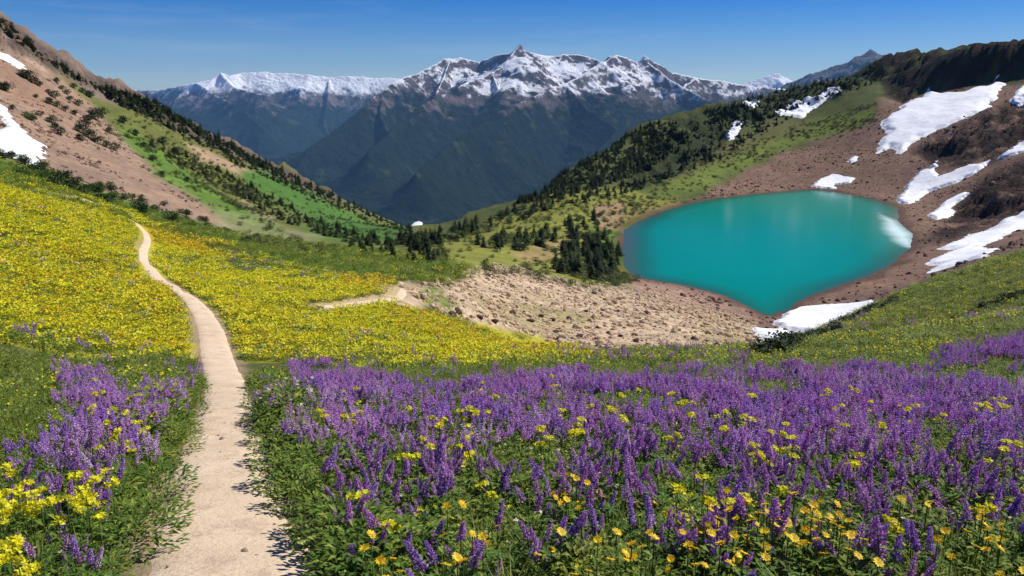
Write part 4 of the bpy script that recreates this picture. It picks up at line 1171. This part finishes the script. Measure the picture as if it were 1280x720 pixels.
scatter('yellow_flower_meadow', YT, np.stack([x, y, z], 1), rots(m), S, I, 'meadow of yellow flowers on the slope crossed by the dirt path', 'flower meadow')

# green growth on the brow, the flank towards the lake and under the hillside
GT = [herb_mesh(670 + i, .24, .22, 46, .10, M_sunherb if i else M_herb) for i in range(2)] + [herb_mesh(675 + i, .24, .2, 46, .10, M_sunherb) for i in range(2)] + [yellow_tuft_mesh(680, M_lemon, 30, 8), lupine_far_mesh(681, 4, M_purple), grass_mesh(682, 30, .34, .02, .22)]
P_BROW = [(380,458),(540,452),(640,440),(760,440),(940,434),(960,444),(1000,452),(850,458),(640,460),(500,466)]
P_LOWG = [(-20,196),(60,216),(150,252),(275,288),(420,308),(560,325),(600,335),(560,355),(430,348),(300,320),(200,288),(120,262),(-20,230)]
P_GREENL = [(-20,440),(100,444),(250,450),(256,470),(150,480),(80,460),(60,520),(-20,540)]
X, Y, Z, I, S = [], [], [], [], []
for y0, y1, dens, size in ((9, 30, 12, 1.0), (30, 60, 6, 1.3), (60, 110, 2.4, 1.9), (110, 200, .9, 3.0)):
    x, y = cand(y0, y1, dens, -.95, .95); z = H(x, y); px, py = project(x, y, z + .12 * size)
    fl = inpoly(px, py, P_FLANK, 5) * (y < 90)
    w = np.clip(fl + inpoly(px, py, P_BROW, 5) * (y < 64) + inpoly(px, py, P_LOWG, 5) * (y > 45) * .9 + inpoly(px, py, P_GREENL, 5) * (y < 30), 0, 1) * (trail_dist(x, y) > .1 + .006 * y)
    k = keep(w); x, y, z, px, py, fl = x[k], y[k], z[k], px[k], py[k], fl[k]; m = len(x)
    u = RNG.random(m); yl = np.clip(.10 + .35 * sstep(.05, .4, fbm(x, y, 6 * size, 2, 371)), 0, 1) * np.where(fl > .5, 1, .5); pu = np.where((fl > .5) | (y < 45), .10 * sstep(.1, .4, fbm(x, y, 5, 2, 375)), .0)
    gl = inpoly(px, py, P_GREENL, 5)
    idx = np.where(u < yl, 4, np.where(u < yl + pu, 5, np.where(u < yl + pu + .2, 6, np.where((fl > .5), RNG.integers(2, 4, m), RNG.integers(0, 4, m)))))
    X.append(x); Y.append(y); Z.append(z - .02 * size); I.append(idx); S.append(RNG.uniform(.7, 1.3, m) * size)
x = np.concatenate(X); y = np.concatenate(Y); z = np.concatenate(Z); I = np.concatenate(I); S = np.concatenate(S); m = len(x)
scatter('green_meadow', GT, np.stack([x, y, z], 1), rots(m), S, I, 'green herbs and grass on the meadow edge beside the lake basin', 'meadow growth')
# ------------------------------------------------------------------ stones
RK = [rock_mesh(700 + i, M_stone) for i in range(5)]; RD = [rock_mesh(710 + i, M_dstone) for i in range(3)]; RB = [rock_mesh(720 + i, M_bstone) for i in range(4)]
def lone_rock(me, x_, y_, z_, s, lab, grp):
    o = bpy.data.objects.new('boulder', me); C.objects.link(o); o.location = (x_, y_, z_ + s * .08); o.rotation_euler = (rs.uniform(-.3, .3), rs.uniform(-.3, .3), rs.uniform(0, 6.28)); o.scale = (s, s * rs.uniform(.8, 1.1), s)
    prop(o, lab, 'boulder', grp)
dk = [(663,402),(690,401),(712,399),(747,410),(761,417),(795,427),(808,392),(702,425),(868,425),(640,392),(724,421),(676,396),(745,425),(882,428),(896,431),(565,394),(572,392),(600,398),(618,403),(776,421)]
pw, ok = hit([p[0] for p in dk], [p[1] for p in dk], ymin=64)
for p, g_ in zip(pw, ok):
    if g_: lone_rock(rs.choice(RD), *p, rs.uniform(.9, 1.5), 'dark boulder standing out among the pale rubble below the lake', 'dark boulders in the pale rubble')
x, y = cand(64, 190, 2.6, -.22, .42); z = H(x, y); px, py = project(x, y, z)
w = inpoly(px, py, P_TALUS, 4) * seen(x, y) * (.55 + .45 * sstep(-.3, .2, fbm(x, y, 9, 3, 381)))
k = keep(w); x, y, z, px, py = x[k], y[k], z[k], px[k], py[k]; m = len(x)
s = np.clip(np.exp(RNG.normal(-1.1, .62, m)), .12, 1.5) * .95
big = np.argsort(-s / y)[:170]; rest = np.setdiff1d(np.arange(m), big)
for i in big:
    lab, grp = (('pale tan boulder in the rubble next to the yellow flowers', 'pale boulders by the yellow meadow') if px[i] < 680 else
                ('pale tan boulder in the middle of the rubble slope below the lake', 'pale boulders in mid slope') if px[i] < 820 else
                ('pale tan boulder in the rubble nearest the narrow lake tip', 'pale boulders near the lake tip'))
    lone_rock(rs.choice(RK), x[i], y[i], z[i], s[i], lab, grp)
ii = np.where(RNG.random(len(rest)) < .045, RNG.integers(5, 8, len(rest)), RNG.integers(0, 5, len(rest)))
sc3 = np.stack([s[rest]] * 3, 1) * RNG.uniform(.8, 1.2, (len(rest), 3))
scatter('rubble', RK + RD, np.stack([x[rest], y[rest], z[rest]], 1), rots(len(rest), .4), sc3, ii, 'pale tan rubble covering the slope between the meadow and the lake', 'rubble')
x, y = cand(130, 560, .28, -.05, .68); z = H(x, y); px, py = project(x, y, z)
w = inpoly(px, py, P_BROWN, 5) * seen(x, y) * (poly_sd(x, y, LAKE_XY) < -2) * (.25 + .75 * sstep(0, .4, fbm(x, y, 30, 3, 391)))
k = keep(w); x, y, z = x[k], y[k], z[k]; m = len(x); s = np.clip(np.exp(RNG.normal(-.5, .5, m)), .3, 2.6)
scatter('scree_rubble', RB, np.stack([x, y, z], 1), rots(m, .4), s, RNG.integers(0, 4, m), 'brown rubble strewn over the scree around the lake', 'rubble')
x, y = cand(100, 300, .5, -.72, -.2); z = H(x, y); px, py = project(x, y, z)
k = keep(inpoly(px, py, P_SCREE, 4) * seen(x, y) * sstep(-.1, .4, fbm(x, y, 16, 3, 395)) * .7 + inpoly(px, py, ROCK_POLYS[3][0], 3) * seen(x, y) * .8)
x, y, z = x[k], y[k], z[k]; m = len(x)
M_hst = stone_mat('hillside_stone', (.27, .17, .115), (.15, .10, .075)); RH = [rock_mesh(730 + i, M_hst) for i in range(3)]
scatter('hillside_rubble', RH, np.stack([x, y, z], 1), rots(m, .4), np.clip(np.exp(RNG.normal(-.55, .5, m)), .25, 2.2), RNG.integers(0, 3, m), 'brown stones scattered on the steep hillside scree', 'rubble')
PB = [rock_mesh(740 + i, stone_mat('pebble_%d' % i, (.40, .30, .21), (.26, .19, .14))) for i in range(2)]
x, y = cand(2.0, 16, 150, -.5, .05); td = trail_dist(x, y); k = (td < -.02) & keep(.12 + .5 * sstep(-.25, 0, td)); x, y = x[k], y[k]; m = len(x)
scatter('pebbles', PB, np.stack([x, y, H(x, y) + .035], 1), rots(m, .4), np.clip(np.exp(RNG.normal(-4.0, .6, m)), .006, .07), RNG.integers(0, 2, m), 'small pebbles lying on the pale dirt path', 'pebbles')

# ------------------------------------------------------------------ trees and shrubs
FIR = [fir_meshes(800 + i, M_fir if i % 2 else M_firlit, 4.4, 1.15 + .2 * (i % 3)) for i in range(5)]
SHR = [shrub_meshes(820 + i, M_shrub) for i in range(4)]; SHG = [shrub_meshes(830 + i, M_shrubg) for i in range(2)]
def joined(pair, name):
    """trunk and crown of a far tree in one mesh, for masses only"""
    a, b_ = pair; me = bpy.data.meshes.new(name); V = [tuple(v.co) for v in a.vertices] + [tuple(v.co) for v in b_.vertices]; k = len(a.vertices)
    Fc = [tuple(p.vertices) for p in a.polygons] + [tuple(q + k for q in p.vertices) for p in b_.polygons]
    me.from_pydata(V, [], Fc); me.materials.append(a.materials[0]); me.materials.append(b_.materials[0])
    me.polygons.foreach_set('material_index', np.array([0] * len(a.polygons) + [1] * len(b_.polygons), np.int32)); return me
M_scrub = leaf_mat('scrub_leaf', (.05, .075, .02), (.13, .15, .035), .2)
FIRJ = [joined(f, 'far_tree') for f in FIR]; SHJ = [joined(f, 'far_shrub') for f in SHR]
def plant(kind, pair, p, s, lab, cat, grp):
    o = empty(kind, (p[0], p[1], p[2] - .05), rs.uniform(0, 6.28), s=s); prop(o, lab, cat, grp)
    child('trunk', pair[0], o); child('crown', pair[1], o)
def rand_in(poly, m):
    q = np.asarray(poly, float); out = []
    while len(out) < m:
        a, b_ = RNG.uniform(q[:, 0].min(), q[:, 0].max()), RNG.uniform(q[:, 1].min(), q[:, 1].max())
        if poly_sd(np.array([a]), np.array([b_]), poly)[0] > 0: out.append((a, b_))
    return np.array(out)
CL = [
 ([(690,312),(720,298),(752,292),(776,318),(772,346),(740,350),(700,342),(680,330)], 110, (.75, 1.25), 'dark fir in the dense clump beside the lake shore', 'firs in the clump by the lake'),
 ([(596,306),(640,294),(700,276),(752,264),(752,288),(690,306),(630,322)], 62, (.7, 1.1), 'dark fir in the band crossing the grassy hump before the lake', 'firs across the grassy hump'),
 ([(498,300),(540,292),(590,282),(600,292),(560,306),(520,316)], 46, (.8, 1.2), 'dark fir in the saddle at the head of the deep valley', 'firs in the valley saddle'),
 ([(560,288),(640,264),(700,250),(700,258),(640,280),(580,292)], 40, (.7, 1.1), 'dark fir along the edge where the ground drops to the valley', 'firs along the valley edge'),
 ([(430,306),(500,308),(560,320),(530,332),(470,326)], 28, (.4, .7), 'low young fir in the green strip under the bright green slope', 'low firs under the bright green slope'),
]
for poly, m, (s0, s1), lab, grp in CL:
    q = rand_in(poly, m); pw, ok = hit(q[:, 0], q[:, 1], ymin=70)
    for p, g_ in zip(pw, ok):
        if g_ and p[1] < 640 and rs.random() < .42 and 'low young' not in lab:
            plant('shrub', rs.choice(SHR + SHG[:1]), p, rs.uniform(1.0, 1.9) * (s0 + s1) / 2, lab.replace('dark fir', 'rounded leafy bush among the firs'), 'shrub', 'bushes among the ' + grp)
        elif g_ and p[1] < 640: plant('fir_tree', rs.choice(FIR), p, rs.uniform(s0, s1), lab, 'fir tree', grp)
def far_trees(name, polys, lab, s0, s1, meshes, ymin=100):
    P = []; S = []
    for poly, m in polys:
        q = rand_in(poly, m); pw, ok = hit(q[:, 0], q[:, 1], ymin=ymin); pw = pw[ok & (pw[:, 1] < 690)]; P.append(pw); S.append(RNG.uniform(s0, s1, len(pw)))
    P = np.vstack(P); S = np.concatenate(S); m = len(P); P[:, 2] -= .1
    scatter(name, meshes, P, rots(m, .03), S, RNG.integers(0, len(meshes), m), lab, 'forest')
far_trees('ridge_forest', [
 ([(636,258),(700,219),(760,181),(810,154),(838,152),(850,170),(836,196),(800,218),(740,238),(680,252)], 1300),
 ([(835,156),(905,142),(905,165),(880,190),(850,205)], 90),
 ([(880,140),(950,119),(1050,91),(1104,76),(1106,100),(1040,122),(960,150),(905,168)], 800),
 ([(870,190),(905,178),(960,150),(1000,140),(960,165),(900,200),(860,215)], 130),
 ([(690,250),(800,226),(860,205),(860,215),(800,238),(720,256)], 130),
 ([(1100,74),(1180,66),(1280,58),(1280,64),(1180,74),(1100,84)], 6)], 'dark forest covering the ridge behind the lake', .5, 1.1, FIRJ + SHJ * 2, 200)
far_trees('hillside_thicket', [
 ([(120,108),(200,132),(300,188),(400,238),(500,284),(515,292),(470,282),(400,252),(300,208),(200,156),(140,128)], 620),
 ([(262,208),(330,242),(400,277),(480,300),(520,302),(520,310),(430,304),(350,276),(285,238)], 260),
 ([(-5,18),(45,60),(100,97),(100,104),(45,70),(-5,32)], 70),
 ([(95,96),(200,130),(300,186),(400,236),(515,285),(515,291),(400,244),(300,196),(200,141),(110,110)], 420),
 ([(180,176),(225,190),(262,208),(285,238),(240,215),(195,190)], 50)], 'dark thicket of stunted firs along the crest of the hillside', .45, .85, FIRJ[:3] + SHJ * 2, 90)
SCR = [joined(shrub_meshes(850 + i, M_scrub, 1.2, .8, 150), 'low_scrub') for i in range(3)]
def scrub(name, polys, y0, y1, dens, a0, a1, s0, s1, lab):
    x, y = cand(y0, y1, dens, a0, a1); z = H(x, y); px, py = project(x, y, z)
    w = np.zeros(len(x))
    for q, k_ in polys: w = np.maximum(w, inpoly(px, py, q, 4) * k_)
    w = w * seen(x, y) * (poly_sd(x, y, LAKE_XY) < -3) * (.15 + .85 * sstep(-.15, .3, fbm(x, y, 22, 3, 411)))
    k = keep(w); x, y, z = x[k], y[k], z[k]; m = len(x)
    scatter(name, SCR, np.stack([x, y, z - .1], 1), rots(m, .1), RNG.uniform(s0, s1, m), RNG.integers(0, 3, m), lab, 'scrub')
scrub('basin_scrub', [(P_RIM, .4), (P_GRASS, .6), ([(740,320),(800,352),(740,366),(600,346),(560,330)], 1)], 110, 640, .34, -.2, .5, .5, 1.5, 'low olive scrub dotting the grassy slopes around the lake')
scrub('hillside_scrub', [(P_STRIP, .8), ([(147,120),(300,200),(345,262),(250,232),(160,165)], .8), (P_BRIGHT, .25), ([(300,290),(420,310),(400,318),(300,305)], .6), ([(60,95),(150,165),(250,240),(290,285),(200,225),(100,150)], .35)], 100, 430, .45, -.7, -.08, .4, 1.2, 'low green scrub growing on the hillside below its crest')
SHRUB_AT = [(36,96,1.5),(30,93,1.2),(44,101,1.1),(8,110,1.5),(2,108,1.2),(16,133,.8),(50,141,.9),(66,150,1.2),(69,157,1.1),(75,165,1.3),(68,118,1.1),(62,126,1.1),(72,130,1.0),(81,135,.9),(94,140,.9),(98,128,1.0),(84,114,.8),(71,99,.8),(113,118,1.1),(120,146,1.3),(105,158,1.5),(110,150,1.3),(128,141,1.3),(154,150,1.2),(99,171,1.1),(113,169,1.3),(124,176,1.3),(144,184,1.2),(133,180,1.1),(191,197,1.0),(203,216,.9),(234,223,.9),(45,118,.6),(204,176,1.2),(218,188,1.1),(118,140,1.2),(98,160,1.1),(108,165,1.2),(137,162,.9),(170,165,1.0),(180,180,.9),(88,122,.8),(103,112,.8),(92,106,.8),(78,108,.7),(60,112,.6),(50,104,.8)]
pw, ok = hit([p[0] for p in SHRUB_AT], [p[1] + 4 for p in SHRUB_AT], ymin=95)
for p, g_, q in zip(pw, ok, SHRUB_AT):
    if g_ and p[1] < 420: plant('shrub', rs.choice(SHR), p, q[2] * p[1] / 165., 'dark stunted shrub on the brown scree of the hillside', 'shrub', 'shrubs on the hillside scree')
pw, ok = hit([38, 34, 43], [150, 147, 152], ymin=95)
for p in pw: plant('shrub', rs.choice(SHG), p, 1.2, 'brighter green low shrub alone on the brown scree', 'shrub', 'bright shrubs on the scree')
B3 = [(-4,192),(60,210),(120,230),(180,248),(270,278),(300,294),(250,290),(140,260),(40,226),(-4,216)]
q = rand_in(B3, 75); pw, ok = hit(q[:, 0], q[:, 1], ymin=70)
for p, g_ in zip(pw, ok):
    if g_ and p[1] < 300: plant('shrub', rs.choice(SHR + SHG), p, rs.uniform(.6, 1.15), 'leafy shrub in the row between the brown scree and yellow slope', 'shrub', 'shrubs between scree and yellow slope')
E1 = [(945,448),(985,434),(1030,416),(1075,396),(1118,374),(1130,374),(1085,400),(1030,424),(985,441),(955,452)]
q = rand_in(E1, 46); pw, ok = hit(q[:, 0], q[:, 1], ymin=20)
for p, g_ in zip(pw, ok):
    if g_ and p[1] < 100: plant('shrub', rs.choice(SHR), p, rs.uniform(.3, .55), 'dark low shrub on the meadow edge in front of the lake snow bank', 'shrub', 'shrubs on the meadow edge before the snow bank')
q = [(1228,388),(1236,385),(1245,383),(1254,379),(1264,376),(1274,372),(1283,369)]; pw, ok = hit([a for a, _ in q], [b_ for _, b_ in q], ymin=15)
for p in pw: plant('shrub', rs.choice(SHR), p, rs.uniform(.35, .5), 'dark shrub in the short hedge-like row halfway up the meadow flank', 'shrub', 'shrub row on the meadow flank')

# pale clearing far down in the valley
px0 = at(522, 283, 4300); vx, vy = np.meshgrid(np.linspace(-60, 60, 30), np.linspace(-150, 150, 30))
rr = np.hypot(vx / 34, vy / 95) + fbm(vx, vy, 40, 3, 5) * .35
ff = grid_faces(30, 30); ff = ff[(rr.ravel()[ff] < 1).all(1)]; used, inv = np.unique(ff, return_inverse=True)
V = np.stack([vx + px0[0], vy + px0[1], px0[2] + vy * .12 + np.cos(vx * .05) * 6 + fbm(vx, vy, 30, 3, 6) * 4], 2).reshape(-1, 3)[used]
prop(mesh_obj('valley_snow', V, inv.reshape(ff.shape), M_snow), kind='structure')
